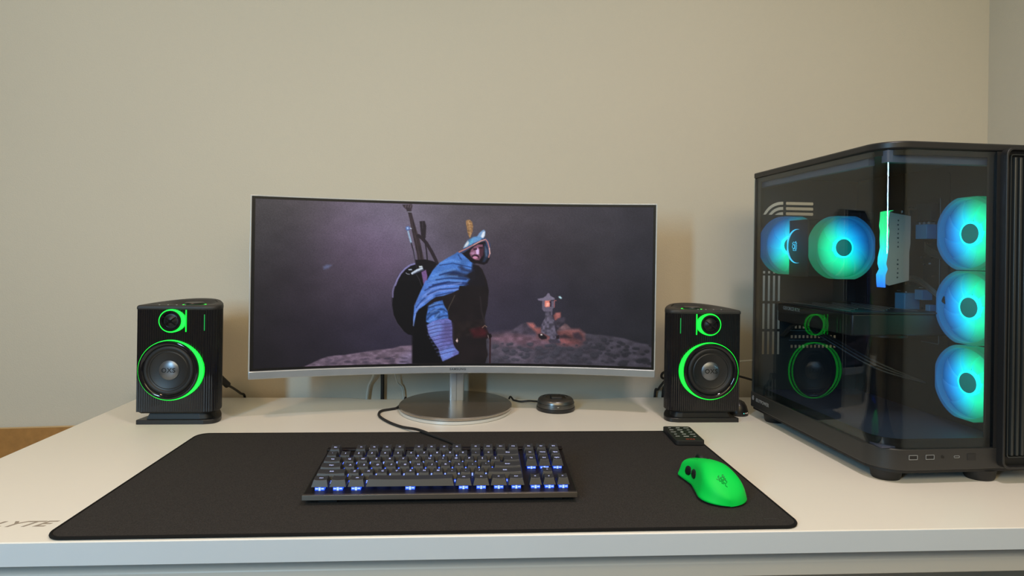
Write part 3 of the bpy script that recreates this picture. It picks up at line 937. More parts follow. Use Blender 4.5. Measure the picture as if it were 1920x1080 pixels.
def speaker(x, y, s, label):
    """s = +1: outer (sharp) corner on the right; -1 mirrored"""
    t = thing('speaker', label, 'speaker', (x, y, 0), 0, 'pair of desktop speakers')
    mz = lambda P: [(px * s, py) for px, py in P] if s > 0 else [(px * s, py) for px, py in reversed(P)]
    # plan outline, counter-clockwise from the outer front corner
    ctl = [(.0755, .006), (.068, .040), (.054, .078), (.034, .108), (.010, .121), (-.016, .117), (-.038, .098), (-.055, .070),
           (-.067, .044), (-.0725, .022), (-.067, .006), (-.050, 0)]
    out = []
    n_ = len(ctl)
    P = [Vector((a, b_, 0)) for a, b_ in ctl]
    for i in range(n_ - 1):
        p1, p2 = P[i], P[i + 1]
        p0 = P[i - 1] if i > 0 else p1 * 2 - p2
        p3 = P[i + 2] if i < n_ - 2 else p2 * 2 - p1
        for k in range(10):
            u = k / 10
            q = .5 * ((2 * p1) + (-p0 + p2) * u + (2 * p0 - 5 * p1 + 4 * p2 - p3) * u * u + (-p0 + 3 * p1 - 3 * p2 + p3) * u ** 3)
            out.append((q.x, q.y))
    for k in range(61):
        out.append((-.050 + .1245 * k / 60, 0))
    out.append((.0757, .0015))
    # flutes on the front and the inner side
    cx = sum(p[0] for p in out) / len(out)
    cyy = sum(p[1] for p in out) / len(out)

    def scaled(P_, k, flute=0.0):
        R2 = []
        L_ = 0
        for i, (a, b_) in enumerate(P_):
            if i:
                L_ += math.hypot(a - P_[i - 1][0], b_ - P_[i - 1][1])
            f = k
            if flute:
                f += flute * (.5 - .5 * math.cos(2 * PI * L_ / .0042))
            R2.append((cx + (a - cx) * f, cyy + (b_ - cyy) * f))
        return R2
    # resample evenly so that the flutes come out regular
    dense = [out[0]]
    for a, b_ in zip(out, out[1:] + out[:1]):
        L_ = math.hypot(b_[0] - a[0], b_[1] - a[1])
        nn = max(1, int(L_ / .00042))
        for k in range(1, nn + 1):
            dense.append((a[0] + (b_[0] - a[0]) * k / nn, a[1] + (b_[1] - a[1]) * k / nn))
    dense.pop()
    body = mz(scaled(dense, .985, .011))
    g = G().prism(body, .024, .2195)
    obj('housing', g, M['black_gloss'], t, smooth=50)
    lo = mz(scaled(out, .965))
    obj('lower_cap', G().prism(mz(scaled(out, .90)), .0205, .0245, top=lo), M['black_satin'], t)
    # top cap with a dished control well
    oc = mz(scaled(out, 1.0))
    wc = (-.006 * s, .056)
    rings = [(1.0, .2190), (1.003, .2215), (.995, .2245), (.97, .2262), (.80, .2268), (.66, .2262), (.56, .2240), (.47, .2205), (.40, .2195), (.0, .2195)]
    vs, fs = [], []
    nO = len(oc)
    for k, z in rings:
        for (a, b_) in oc:
            sl_ = (b_ - .0) * .045 * min(1, max(0, (z - .219) / .006)) if k > .6 else (b_) * .045
            if k > .9:
                X_, Y_ = cx * s + (a - cx * s) * k, cyy + (b_ - cyy) * k
            else:
                m_ = (1 - k) / 1.0
                ang = math.atan2(b_ - wc[1], a - wc[0])
                cxk = cx * s * (1 - m_) + wc[0] * m_
                X0, Y0 = wc[0] + (a - wc[0]) * k, wc[1] + (b_ - wc[1]) * k
                X1, Y1 = wc[0] + .046 * math.cos(ang) * k / .66, wc[1] + .040 * math.sin(ang) * k / .66
                f_ = min(1, max(0, (.8 - k) / .14 + .0)) if k > .66 else 1
                X_, Y_ = X0 * (1 - f_) + X1 * f_, Y0 * (1 - f_) + Y1 * f_
            vs.append((X_, Y_, z + sl_))
    for i in range(len(rings) - 1):
        for k in range(nO):
            k2 = (k + 1) % nO
            fs.append((i * nO + k, i * nO + k2, (i + 1) * nO + k2, (i + 1) * nO + k))
    vs += [(a, b_, .2185) for a, b_ in mz(scaled(out, .99))]
    n0 = len(rings) * nO
    for k in range(nO):
        fs.append((k, n0 + k, n0 + (k + 1) % nO, (k + 1) % nO))
    obj('top_cap', G().add(vs, fs), M['black_matte'], t, smooth=60)
    kz = .2195 + wc[1] * .045
    mk = T((wc[0], wc[1], kz))
    obj('dial_light', G().lathe([(.0185, .0), (.0215, .0), (.0215, .0018), (.0185, .0018), (.0185, 0)], 40, mk), M['green_led'], t)
    obj('volume_dial', G().lathe([(0, .0), (.018, .0), (.0182, .004), (.0165, .0062), (0, .0064)], 40, mk), M['black_satin'], t)
    for k in range(4):
        o = obj('button', G().lathe([(0, 0), (.0014, 0), (.0014, .0006), (0, .0006)], 10, T(((.022 - .016 * k) * s * -1 + .012 * s, .0085, .2268))), M['mark_white'], t)
    # drivers
    wx, wz, tx, tz = .013 * s, .104, .0115 * s, .1975
    F = lambda x_, z_, d_=0: T((x_, -.0006 - d_, z_)) @ RX

    def crescent(cx_, cz_, r_out, r_in, off, m_, name, d0, d1, n=72):
        """green ring thick on the inner side of the speaker, thin on the outer"""
        o_ = []
        for k in range(n):
            a = 2 * PI * k / n
            c_ = -math.cos(a) * s
            r_ = r_out + off * max(0, c_) ** 2.8 + .0006 * max(0, c_ + .5)
            o_.append((cx_ + r_ * math.cos(a), cz_ + r_ * math.sin(a)))
        i_ = [(cx_ + r_in * math.cos(2 * PI * k / n), cz_ + r_in * math.sin(2 * PI * k / n)) for k in range(n)]
        return obj(name, ring_prism(o_, i_, d0, d1, T((0, 0, 0)) @ RX), m_, t)
    crescent(wx, wz, .0570, .0550, .0060, M['green_led'], 'woofer_light_ring', -.002, .0040)
    crescent(tx, tz, .0218, .0192, .0050, M['green_led'], 'tweeter_light_ring', -.002, .0036)
    wo = obj('woofer', G().lathe([(.0560, -.002), (.0560, .0048), (.0545, .0070), (.0520, .0076), (.0490, .0066), (.0470, .0046), (.0470, -.002), (.0560, -.002)], 72, F(wx, wz)), M['black_gloss'], t)
    obj('surround', G().lathe([(.0474, .0030), (.0455, .0058), (.0425, .0068), (.0395, .0060), (.0380, .0042)], 64, F(wx, wz)), M['rubber'], wo)
    obj('cone', G().lathe([(.0382, .0044), (.0360, .0036), (.0345, .0044), (.0320, .0034), (.0200, .0014), (.0180, .0012)], 64, F(wx, wz)), M['cone'], wo)
    obj('dust_cap', G().lathe([(.0188, .0012), (.0184, .0026), (.0150, .0044), (.0100, .0056), (.005, .0062), (0, .0063)], 48, F(wx, wz)), M['cap'], wo)
    m_txt = text_mesh('OXS', .0125, .0002, sx=1.0, bold=.0002, spacing=1.1)
    m_txt.transform(T((wx, -.0067, wz)) @ RX)
    mesh_obj('lettering', m_txt, M['cap_text'], wo)
    tw = obj('tweeter', G().lathe([(.0198, -.002), (.0198, .0044), (.0188, .0058), (.0165, .0056), (.0140, .0030), (.0136, -.002), (.0198, -.002)], 56, F(tx, tz)), M['black_gloss'], t)
    obj('dome', G().lathe([(.0138, .0006), (.0110, .0008), (.0090, .0022), (.0050, .0046), (0, .0054)], 40, F(tx, tz)), M['cone'], tw)
    for a in (math.radians(35), math.radians(-35)):
        q = G().box(-.0138, .0138, -.0009, .0009, .0058, .0068, F(tx, tz) @ Matrix.Rotation(a, 4, 'Z'))
        obj('guard_bar', q, M['black_gloss'], tw)
    obj('guard_centre', G().lathe([(0, .0055), (.0034, .0057), (.0030, .0074), (0, .0078)], 24, F(tx, tz)), M['black_gloss'], tw)
    # thin light slits beside the tweeter on the fluted inner shoulder
    g = G().box(-.0010, .0010, -.0014, .0004, -.021, .021, T((tx - .0272 * s, 0, tz)))
    obj('light_slit', g, M['green_led'], t, bevel=.0008)
    g = G().box(-.0008, .0008, -.0012, .0004, -.0155, .0155, T((-.0490 * s + .0005, .0006, tz - .003)))
    obj('light_slit', g, M['green_dim'], t, bevel=.0006)
    # foot
    nb = mz(scaled(out, .72))
    obj('stem', G().prism(mz(scaled(out, .80)), .0075, .0215, top=nb), M['rubber'], t, smooth=35)
    fo_ = mz(scaled(out, .99))
    obj('foot_plate', G().prism(fo_, 0, .0085), M['black_satin'], t, smooth=35, bevel=.0018)
    return t


speaker(-.560, 1.188, -1, 'black fluted speaker with green light rings, left of the monitor at the desk corner')
speaker(.4655, 1.190, 1, 'black fluted speaker with green light rings, between the monitor and the computer')

# ------------------------------------------------------------------ cables
def cable(name, pts, r, m, label, n=8, flat=1.0, cat='cable'):
    g = G().tube(pts, r, n=n, smooth=8, flat=flat)
    o = obj(name, g, m, smooth=60)
    o.location.z = DZ
    return tag(o, label, cat)


c1 = thing('power_cable', 'black cable with a moulded plug at the back of the left speaker', 'cable')
g = G().tube([(-.533, 1.292, .078), (-.519, 1.325, .045)], .0070, n=14, smooth=1)
obj('plug', g, M['cable_black'], c1, bevel=.001)
obj('cord', G().tube([(-.520, 1.324, .046), (-.517, 1.35, .033), (-.515, 1.385, .014), (-.514, 1.4095, -.001), (-.514, 1.4125, -.06), (-.514, 1.4125, -.30)], .0026, smooth=8), M['cable_black'], c1)
cable('video_cable', [(-.205, 1.409, -.25), (-.205, 1.409, .02), (-.205, 1.40, .10), (-.19, 1.34, .20)], .0042, M['cable_black'],
      'thick straight black cable behind the monitor', 10)
cable('monitor_cable', [(-.245, 1.408, -.2), (-.24, 1.408, .0), (-.225, 1.4, .05), (-.20, 1.36, .12), (-.17, 1.33, .2)], .0030, M['cable_white'],
      'white cable behind the monitor, left of the thick black one', 10)
cable('monitor_cable', [(-.155, 1.409, -.2), (-.157, 1.409, .0), (-.172, 1.4, .04), (-.182, 1.37, .12), (-.16, 1.33, .2)], .0018, M['cable_white'],
      'thin white cable behind the monitor, right of the thick black one', 10)
# ------------------------------------------------------------------ keyboard
KB_ROT = math.radians(6.1)
kb = thing('keyboard', 'compact black mechanical keyboard with blue backlight on the desk mat', 'keyboard', (-.0375, .802, PADZ), .003)
KU = .01905
KT = T((0, .0, .0020)) @ Matrix.Rotation(KB_ROT, 4, 'X')
KX0, KX1, KD = -.1812, .1812, .1465
g = G().box(KX0, KX1, .006, KD, .0010, .0095, KT)
obj('body', g, M['plate'], kb, bevel=.0015)
g = G().prism([(-.0006, .0045), (.0062, .0045), (.0062, .0106), (.0016, .0109)], KX0, KX1,
              KT @ Matrix(((0, 0, 1, 0), (1, 0, 0, 0), (0, 1, 0, 0), (0, 0, 0, 1))))
obj('front_bar', g, M['alu'], kb, smooth=25, bevel=.0006)
g = G().box(KX0, KX1, KD - .0095, KD, .0095, .0120, KT)
obj('rear_strip', g, M['plate'], kb, bevel=.001)
for lx in (-.15, .15):
    obj('rubber_foot', G().box(lx - .012, lx + .012, .010, .018, -.0002, .0042), M['rubber'], kb)
    obj('tilt_foot', G().box(lx - .01, lx + .01, KD - .014, KD - .008, 0, .0175), M['rubber'], kb)
KEY_H, KEY_Z = .0088, .0138


def keycap_mesh(wu, row):
    wd = wu * KU - .0014
    dp = KU - .0014
    g = G()
    hx, hy = wd / 2, dp / 2
    tx_, ty0, ty1 = hx - .0026, -hy + .0042, hy - .0014
    n = 5
    rows = []
    vs = []
    # base ring, top grid with a cylindrical dip
    base = [(-hx, -hy, 0), (hx, -hy, 0), (hx, hy, 0), (-hx, hy, 0)]
    vs += base
    for j in range(2):
        for i in range(n + 1):
            u = i / n
            x = -tx_ + 2 * tx_ * u
            dip = .0009 * (1 - (2 * u - 1) ** 2)
            vs.append((x, ty0 if j == 0 else ty1, KEY_H - dip + (.0006 if j else 0)))
    f = []
    a = 4
    b_ = 4 + n + 1
    for i in range(n):
        f.append((a + i, a + i + 1, b_ + i + 1, b_ + i))
    f.append((0, 1) + tuple(a + i for i in range(n, -1, -1)))
    f.append((2, 3) + tuple(b_ + i for i in range(0, n + 1)))
    f.append((1, 2, b_ + n, a + n))
    f.append((3, 0, a, b_))
    f.append((0, 3, 2, 1))
    return G().add(vs, f)


cap_cache, leg_cache = {}, {}
sw = G().box(-.0062, .0062, -.0078, .0068, -.0050, .0002)
sw_me = None
core_g = G().box(-.0013, .0013, -.0081, -.0074, -.0048, -.0004).box(-.0056, -.0020, -.0081, -.0076, -.0030, -.0014).box(.0020, .0056, -.0081, -.0076, -.0030, -.0014)
core_me = None
ROWS = [
    [('Ctrl', 1.25), ('', 1.25), ('Alt', 1.25), (' ', 6.25), ('Alt', 1.25), ('Fn', 1.25), ('=', 1.25), ('Ctrl', 1.25), (None, .25), ('<', 1), ('v', 1), ('>', 1)],
    [('Shift', 2.25)] + [(c, 1) for c in 'ZXCVBNM,./'] + [('Shift', 2.75), (None, 1.25), ('^', 1), (None, 1)],
    [('Caps', 1.75)] + [(c, 1) for c in "ASDFGHJKL;'"] + [('Enter', 2.25)],
    [('Tab', 1.5)] + [(c, 1) for c in 'QWERTYUIOP[]'] + [('\\', 1.5), (None, .25), ('Del', 1), ('End', 1), ('PgDn', 1)],
    [(c, 1) for c in '`1234567890-='] + [('Bksp', 2), (None, .25), ('Ins', 1), ('Home', 1), ('PgUp', 1)],
    [('Esc', 1), (None, 1)] + [('F%d' % k, 1) for k in range(1, 5)] + [(None, .5)] + [('F%d' % k, 1) for k in range(5, 9)] + [(None, .5)]
    + [('F%d' % k, 1) for k in range(9, 13)] + [(None, .25), ('Prt', 1), ('Scr', 1), ('Brk', 1)],
]
xk0 = -18.25 * KU / 2
TILT = [6, 3, 0, -3, -6, -7]
for ri, row in enumerate(ROWS):
    x = xk0
    yc = .0150 + KU * (ri + .5) + (KU * .12 if ri == 5 else 0)
    for nm, wu in row:
        if nm is None:
            x += wu * KU
            continue
        key = wu
        if key not in cap_cache:
            o = obj('keycap', keycap_mesh(wu, ri), M['keycap'], kb, smooth=30, bevel=.0004)
            cap_cache[key] = o
        else:
            o = cap_cache[key].copy()
            COL.objects.link(o)
        o.parent = kb
        mtx = KT @ T((x + wu * KU / 2, yc, KEY_Z)) @ Matrix.Rotation(math.radians(-TILT[ri] * .5), 4, 'X')
        o.matrix_local = mtx
        if sw_me is None:
            s1 = obj('switch', sw, M['key_led'], o)
            sw_me = s1.data
            s2 = obj('switch_lens', core_g, M['key_led_core'], o)
            core_me = s2.data
        else:
            mesh_obj('switch', sw_me, None, o)
            mesh_obj('switch_lens', core_me, None, o)
        if nm.strip():
            if nm not in leg_cache:
                leg_cache[nm] = text_mesh(nm, .0048 if len(nm) == 1 else .0032, .00005, bold=.00008)
            mesh_obj('legend', leg_cache[nm], M['legend'], o, (0, .0012, KEY_H - .0002))
        x += wu * KU
for k, xx in enumerate((-.128, -.118, -.106)):
    obj('indicator', G().box(xx, xx + .003, KD - .006, KD - .0045, .0120, .0124, KT), M['mark_white'], kb)
for k, xx in enumerate((.060, .078)):
    obj('media_button', G().box(xx, xx + .008, KD - .0085, KD - .002, .0120, .0128, KT), M['mark_white'] if k < 0 else M['keycap'], kb, bevel=.0004)
cable('keyboard_cable', [(-.012, .948, .020), (-.014, .975, .0110), (-.012, 1.005, .0072), (-.030, 1.045, .0070), (-.068, 1.090, .0072), (-.098, 1.122, .0080), (-.130, 1.155, .0036), (-.160, 1.190, .0030),
                         (-.185, 1.235, .0028), (-.188, 1.272, .0028), (-.170, 1.288, .0028), (-.158, 1.300, .0028), (-.150, 1.350, .0028), (-.15, 1.39, .0028)], .0026, M['cable_braid'],
      'black braided keyboard cable curling off the mat toward the monitor foot')

# ------------------------------------------------------------------ mouse
def build_mouse():
    t = thing('mouse', 'bright green wireless mouse on the right end of the desk mat', 'mouse', (.3415, .8405, PADZ), math.radians(1.5))
    NU, NV = 56, 32

    def spl(xs_, ys_, x):
        """smooth curve through the control values"""
        i = max(0, min(len(xs_) - 2, int(np.searchsorted(xs_, x)) - 1))
        x1, x2 = xs_[i], xs_[i + 1]
        y1, y2 = ys_[i], ys_[i + 1]
        m1 = (y2 - ys_[i - 1]) / (x2 - xs_[i - 1]) if i > 0 else (y2 - y1) / (x2 - x1)
        m2 = (ys_[i + 2] - y1) / (xs_[i + 2] - x1) if i + 2 < len(xs_) else (y2 - y1) / (x2 - x1)
        t_ = (x - x1) / (x2 - x1)
        h = x2 - x1
        return ((2 * t_ ** 3 - 3 * t_ ** 2 + 1) * y1 + (t_ ** 3 - 2 * t_ ** 2 + t_) * h * m1
                + (-2 * t_ ** 3 + 3 * t_ ** 2) * y2 + (t_ ** 3 - t_ ** 2) * h * m2)
    KY = [0, .2, .4, .6, .8, 1.0]

    def caps(t_, a, b_, p_, q_):
        u = min(1, t_ / a)
        v_ = min(1, (1 - t_) / b_)
        return max(0, 1 - (1 - u) ** p_) ** q_ * max(0, 1 - (1 - v_) ** 3) ** .5
    Lk = lambda t_: spl(KY, [.0385, .0375, .0325, .0285, .0315, .0350], t_) * .93 * caps(t_, .27, .14, 2.3, .5)
    Rk = lambda t_: spl(KY, [.0390, .0375, .0335, .0295, .0310, .0325], t_) * .93 * caps(t_, .27, .14, 2.3, .5)
    Hk = lambda t_: spl(KY, [.0370, .0412, .0425, .0385, .0310, .0235], t_) * (.22 + .78 * caps(t_, .46, .16, 2.0, .60))
    vs, fs = [], []
    ys = [-.0635 * math.cos(PI * i / NU) for i in range(NU + 1)]
    for y in ys:
        t_ = (y + .0635) / .127
        l_, r_, h_ = Lk(t_), Rk(t_), Hk(t_)
        for j in range(NV + 1):
            a = PI * j / NV
            c_, s2 = math.cos(a), math.sin(a)
            ex = .62
            xx = math.copysign(abs(c_) ** ex, c_)
            zz = abs(s2) ** .80
            hw = r_ if xx > 0 else l_
            tuck = 1 - .10 * (1 - zz) * (1 if zz < .5 else 0)
            z = .001 + h_ * zz
            z -= (.0045 * xx if xx > 0 else -.0) * zz          # ergonomic fall to the right
            side = 1 - .13 * math.sin(PI * min(1, max(0, zz))) * (1 if xx < 0 else .4)
            vs.append((xx * hw * side, y, max(.0008, z)))
    for i in range(NU):
        for j in range(NV):
            a = i * (NV + 1) + j
            fs.append((a, a + 1, a + NV + 2, a + NV + 1))
    bot = len(vs)
    vs.append((0, 0, .0006))
    edge = [i * (NV + 1) for i in range(NU + 1)] + [i * (NV + 1) + NV for i in range(NU, -1, -1)]
    for a, b_ in zip(edge, edge[1:] + edge[:1]):
        fs.append((a, bot, b_))
    sh = obj('shell', G().add(vs, fs), M['mouse'], t, smooth=70)
    sub = sh.modifiers.new('s', 'SUBSURF')
    sub.levels = sub.render_levels = 1
    hz = lambda x, y: None
    from mathutils.bvhtree import BVHTree
    bv = BVHTree.FromPolygons([Vector(v) for v in vs], fs)

    def up(x, y, d=.0004):
        h = bv.ray_cast(Vector((x, y, .2)), Vector((0, 0, -1)))[0]
        return Vector((x, y, (h.z if h else .01) + d))

    def sidep(y, z, d=.0006):
        h = bv.ray_cast(Vector((-.2, y, z)), Vector((1, 0, 0)))[0]
        return Vector(((h.x if h else -.03) - d, y, z))
    # split between the two main buttons and the seam behind them
    obj('button_gap', G().tube([up(0, y, -.0001) for y in (.010, .016, .022)], .0005, 6, 4), M['mouse_dark'], t)
    obj('button_seam', G().tube([up(-.012, .046, -.0001), up(-.0125, .030, -.0001), up(-.012, .018, -.0001)], .0004, 6, 4), M['mouse_logo'], t)
    obj('scroll_wheel', G().lathe([(0, -.0035), (.0090, -.0035), (.0105, -.0022), (.0105, .0022), (.0090, .0035), (0, .0035)], 32,
                                  T(up(0, .040, -.0050)) @ Matrix.Rotation(PI / 2, 4, 'Y')), M['rubber'], t)
    # two dark side buttons
    for y0, y1 in ((-.003, .0160), (.0175, .0350)):
        gg, n = G(), 8
        vv, ff = [], []
        for i in range(n + 1):
            u = i / n
            y = y0 + (y1 - y0) * u
            zc = .0200 - .10 * (y - .006)
            hh = .0064 * (1 - .6 * abs(2 * u - 1) ** 3)
            for j in range(5):
                z = zc + hh * (j / 2 - 1)
                bul = .0010 * (1 - (j / 2 - 1) ** 2) * (1 - (2 * u - 1) ** 4)
                vv.append(sidep(y, z, .0003 + bul))
        for i in range(n):
            for j in range(4):
                a = i * 5 + j
                ff.append((a, a + 1, a + 6, a + 5))
        o = obj('side_button', gg.add(vv, ff), M['mouse_dark'], t)
        so = o.modifiers.new('s', 'SOLIDIFY')
        so.thickness = .0008
        so.offset = -1
        so.use_rim = True
    # interlaced three-strand emblem
    k_ = .0090
    strands = [[(-.35, .75), (-.55, .45), (-.25, .25), (-.05, .45), (-.15, .10), (.20, -.05), (-.05, -.35), (.30, -.55), (.20, -.85), (.45, -1.05)],
               [(-.95, .25), (-.70, .05), (-.45, .15), (-.55, -.20), (-.20, -.15), (-.30, -.50), (.05, -.60)],
               [(.50, .95), (.30, .70), (.55, .50), (.35, .30), (.65, .15), (.45, -.10), (.70, -.25), (.50, -.50)],
               [(-.15, .30), (.15, .50), (.35, .45)], [(-.10, -.10), (.25, .10), (.45, .05)]]
    g = G()
    for st in strands:
        g.tube([up(-.004 + p_[0] * k_ * .85, -.046 + p_[1] * k_ * .85, .0003) for p_ in st], .0008, 6, 5, flat=.5)
    obj('emblem', g, M['mouse_logo'], t)
    obj('glide_pad', G().prism(rrect(-.014, .014, -.055, -.045, .004, 4), 0, .0009), M['rubber'], t)
    obj('glide_pad', G().prism(rrect(-.012, .012, .048, .054, .003, 4), 0, .0009), M['rubber'], t)


build_mouse()

# ------------------------------------------------------------------ remote
rm = thing('remote_control', 'small black remote control lying across the far right corner of the desk mat', 'remote', (.3850, 1.0780, .0041), math.radians(-2.5))
obj('body', G().prism(rrect(-.0255, .0255, -.0440, .0440, .0055), 0, .0085), M['remote'], rm, bevel=.001)
for r_ in range(5):
    for c_ in range(3):
        x, y = -.0155 + c_ * .0155, .0330 - r_ * .0130
        wv = .0024 + .0012 * ((r_ + c_) % 3)
        hv = .0014 + .0006 * ((r_ * 2 + c_) % 2)
        if r_ == 2 and c_ == 1:
            g = G().lathe([(0, 0), (.0028, 0), (.0028, .0003), (0, .0003)], 16, T((x, y, .0085)))
        else:
            g = G().box(x - wv, x + wv, y - hv * .5, y + hv * .5, .0085, .0088)
        obj('button_mark', g, M['mark_white'], rm)
o = mesh_obj('lettering', text_mesh('OXS', .0075, .0001, bold=.0002, spacing=1.2), M['mark_red'], rm, (.002, -.0360, .0087))
o['label'] = 'dull red lettering'

# ------------------------------------------------------------------ round dock with a dark slot
pk = thing('receiver_puck', 'round gunmetal receiver puck with a square black plug on top, right of the monitor foot', 'receiver', (.1815, 1.297, 0))
obj('base_ring', G().lathe([(0, 0), (.0405, 0), (.0415, .0015), (.0410, .0075), (.0395, .0082), (0, .0082)], 64), M['black_satin'], pk)
obj('shell', G().lathe([(0, .0082), (.0400, .0082), (.0392, .0175), (.0375, .0225), (.0350, .0250), (.0225, .0262), (.0215, .0240), (0, .0240)], 64), M['gunmetal'], pk)
obj('groove', G().lathe([(.0397, .0160), (.0402, .0163), (.0397, .0168), (.0390, .0166)], 64), M['black_satin'], pk)
obj('plug', G().box(-.0115, .0115, -.018, .010, .0240, .0300), M['black_matte'], pk, bevel=.0012)
g = G()
for a0, a1 in ((20, 70), (110, 160)):
    g.tube([(.029 * math.cos(math.radians(a)), .029 * math.sin(math.radians(a)), .0257) for a in range(a0, a1 + 1, 10)], .0008, 6, 2)
obj('arc_mark', g, M['black_satin'], pk)
obj('status_light', G().box(-.0018, .0018, -.0400, -.0388, .0130, .0138), M['mark_white'], pk)
cable('receiver_cable', [(.150, 1.322, .010), (.128, 1.345, .0060), (.110, 1.352, .0030), (.096, 1.366, .0024), (.086, 1.392, -.004), (.08, 1.404, -.12)], .0020, M['cable_black'],
      'thin black cable leading from the round puck to the desk back edge')

# ------------------------------------------------------------------ dome behind the right speaker
dm = thing('charging_dock', 'small black dome dock with three tiny lights between right speaker and computer', 'dock', (.5655, 1.253, 0))
obj('dome_shell', G().lathe([(0, 0), (.0210, 0), (.0215, .0020), (.0205, .0100), (.0180, .0190), (.0130, .0270), (.0070, .0300), (0, .0308)], 48), M['black_satin'], dm)
for k, m_ in enumerate(('puck_led', 'warm_led', 'warm_led')):
    a = math.radians(-78 + k * 14)
    obj('indicator_light', G().lathe([(0, 0), (.0011, 0), (0, .0010)], 10, T((.0209 * math.cos(a), .0209 * math.sin(a), .0065)) @ Matrix.Rotation(a + PI / 2, 4, 'Z') @ RX), M[m_], dm)
# cables at the right speaker
cable('speaker_cable', [(.470, 1.335, .060), (.450, 1.350, .070), (.437, 1.358, .067), (.434, 1.362, .057), (.444, 1.366, .052), (.458, 1.372, .060), (.452, 1.385, .046), (.440, 1.402, .020), (.434, 1.4115, -.004), (.433, 1.4125, -.2)], .0028,
      M['cable_black'], 'looped black cable at the inner side of the right speaker')
cable('speaker_cable', [(.480, 1.325, .055), (.462, 1.360, .056), (.456, 1.392, .030), (.453, 1.4115, -.002), (.453, 1.4125, -.2)], .0028,
      M['cable_black'], 'straight black cable falling behind the inner side of the right speaker')
cable('computer_cable', [(.640, 1.33, .055), (.610, 1.37, .058), (.575, 1.385, .050), (.555, 1.395, .036), (.54, 1.4105, .010), (.53, 1.4115, -.1)], .0026,
      M['cable_black'], 'black cable sagging from the back of the computer beside the right speaker')
cable('computer_cable', [(.66, 1.34, .10), (.62, 1.38, .088), (.585, 1.40, .068), (.565, 1.409, .045), (.56, 1.411, -.02), (.56, 1.411, -.1)], .0020,
      M['cable_white'], 'thin white cable behind the computer beside the right speaker')

# ------------------------------------------------------------------ computer
pc = thing('computer_tower', 'black glass-sided gaming computer with blue and green lit fans', 'computer', (.588, 1.2417, 0), .0438)
CD, CW = -.3864, .300
Z0, ZG, ZT2, ZC1 = .018, .0526, .4995, .5113
RC = .045


def outline(x0, x1, y0, y1, r, n=14):
    """plan with the rounded corner at front left; counter-clockwise"""
    P_ = []
    for k in range(n + 1):
        a = PI + PI / 2 * k / n
        P_.append((x0 + r + r * math.cos(a), y0 + r + r * math.sin(a)))
    return P_ + [(x1, y0), (x1, y1), (x0, y1)]


obj('base', G().prism(outline(0, CW, CD, 0, RC), Z0 + .003, ZG), M['pc_base'], pc, smooth=30, bevel=.0015)
obj('base_skirt', G().prism(outline(.004, CW - .004, CD + .004, -.004, RC - .003), Z0 - .002, Z0 + .003), M['rubber'], pc, smooth=30)
obj('top_panel', G().prism(outline(0, CW, CD, 0, RC), ZT2, ZC1), M['pc_metal'], pc, smooth=30, bevel=.0025)
# glass that wraps round the corner
GX1 = .181


def wrap(z0, z1, d0, d1, x_end=GX1, y_end=-.001, n=20):
    """sheet following side - corner - front; d = inset from the outer face"""
    def path(d):
        P_ = [(d, y_end)]
        for k in range(n + 1):
            a = PI + PI / 2 * k / n
            r = RC - d
            P_.append((RC + r * math.cos(a), CD + RC + r * math.sin(a)))
        P_.append((x_end, CD + d))
        return P_
    A, B = path(d0), path(d1)
    g = G()
    vs = []
    for (a, b_) in zip(A, B):
        vs += [(a[0], a[1], z0), (a[0], a[1], z1), (b_[0], b_[1], z1), (b_[0], b_[1], z0)]
    fs = []
    N_ = len(A)
    for i in range(N_ - 1):
        for k in range(4):
            fs.append((i * 4 + k, i * 4 + (k + 1) % 4, (i + 1) * 4 + (k + 1) % 4, (i + 1) * 4 + k))
    fs += [(0, 1, 2, 3), (N_ * 4 - 1, N_ * 4 - 2, N_ * 4 - 3, N_ * 4 - 4)]
    return g.add(vs, fs)


gp = obj('glass_panel', wrap(ZG + .0006, ZT2 - .0006, .0004, .0040), M['glass'], pc, smooth=35)
gp['label'] = 'smoked glass wrapping around the rounded front corner'
g = wrap(ZT2 - .0085, ZT2 - .0006, .0043, .0050)
q = wrap(ZG + .0006, ZG + .0145, .0043, .0050)
g.add(q.v, q.f)
g.box(.0043, .0050, -.0225, -.001, ZG, ZT2)
g.box(GX1 - .012, GX1, CD + .0043, CD + .0050, ZG, ZT2)
obj('glass_border', g, M['pc_border'], pc, smooth=30, weld=False)
# rear panel with real openings
holes = []
for k in range(5):
    xc = .0125 + k * .0112
    for z0, z1 in ((.3005, .3055), (.2425, .2960), (.1835, .2370), (.1300, .1780)):
        holes.append([(xc - .0026, z0), (xc + .0026, z0), (xc + .0026, z1), (xc - .0026, z1)])
for k, zz in enumerate((.4525, .4415, .4305)):
    holes.append(rrect(.070, .132, zz - .0062, zz, .0018, 2))
    r_o = .0460 - k * .011 + .0031
    r_i = r_o - .0062
    cx_, cz_ = .063 - .0010, zz - r_o
    x_end = .0645
    arc_o = [(cx_ - r_o * math.sin(math.radians(a)) * .95, cz_ + r_o * math.cos(math.radians(a))) for a in range(0, 81, 8)]
    arc_i = [(cx_ - r_i * math.sin(math.radians(a)) * .95, cz_ + r_i * math.cos(math.radians(a))) for a in range(80, -1, -8)]
    cut = .4245
    po = [(x_end, zz)] + [p for p in arc_o if p[1] > cut]
    pi_ = [p for p in arc_i if p[1] > cut] + [(x_end, zz - .0062)]
    lo_ = po[-1]
    li = pi_[0]
    po.append((lo_[0] - .003, cut))
    pi_.insert(0, (li[0] - .003, cut))
    holes.append(po + pi_)
for r_ in range(4):
    zz = .2050 - r_ * .0205
    for c_ in range(12):
        xx = .0850 + c_ * .0088
        holes.append([(xx, zz), (xx + .0052, zz), (xx + .0052, zz + .0062), (xx, zz + .0062)])
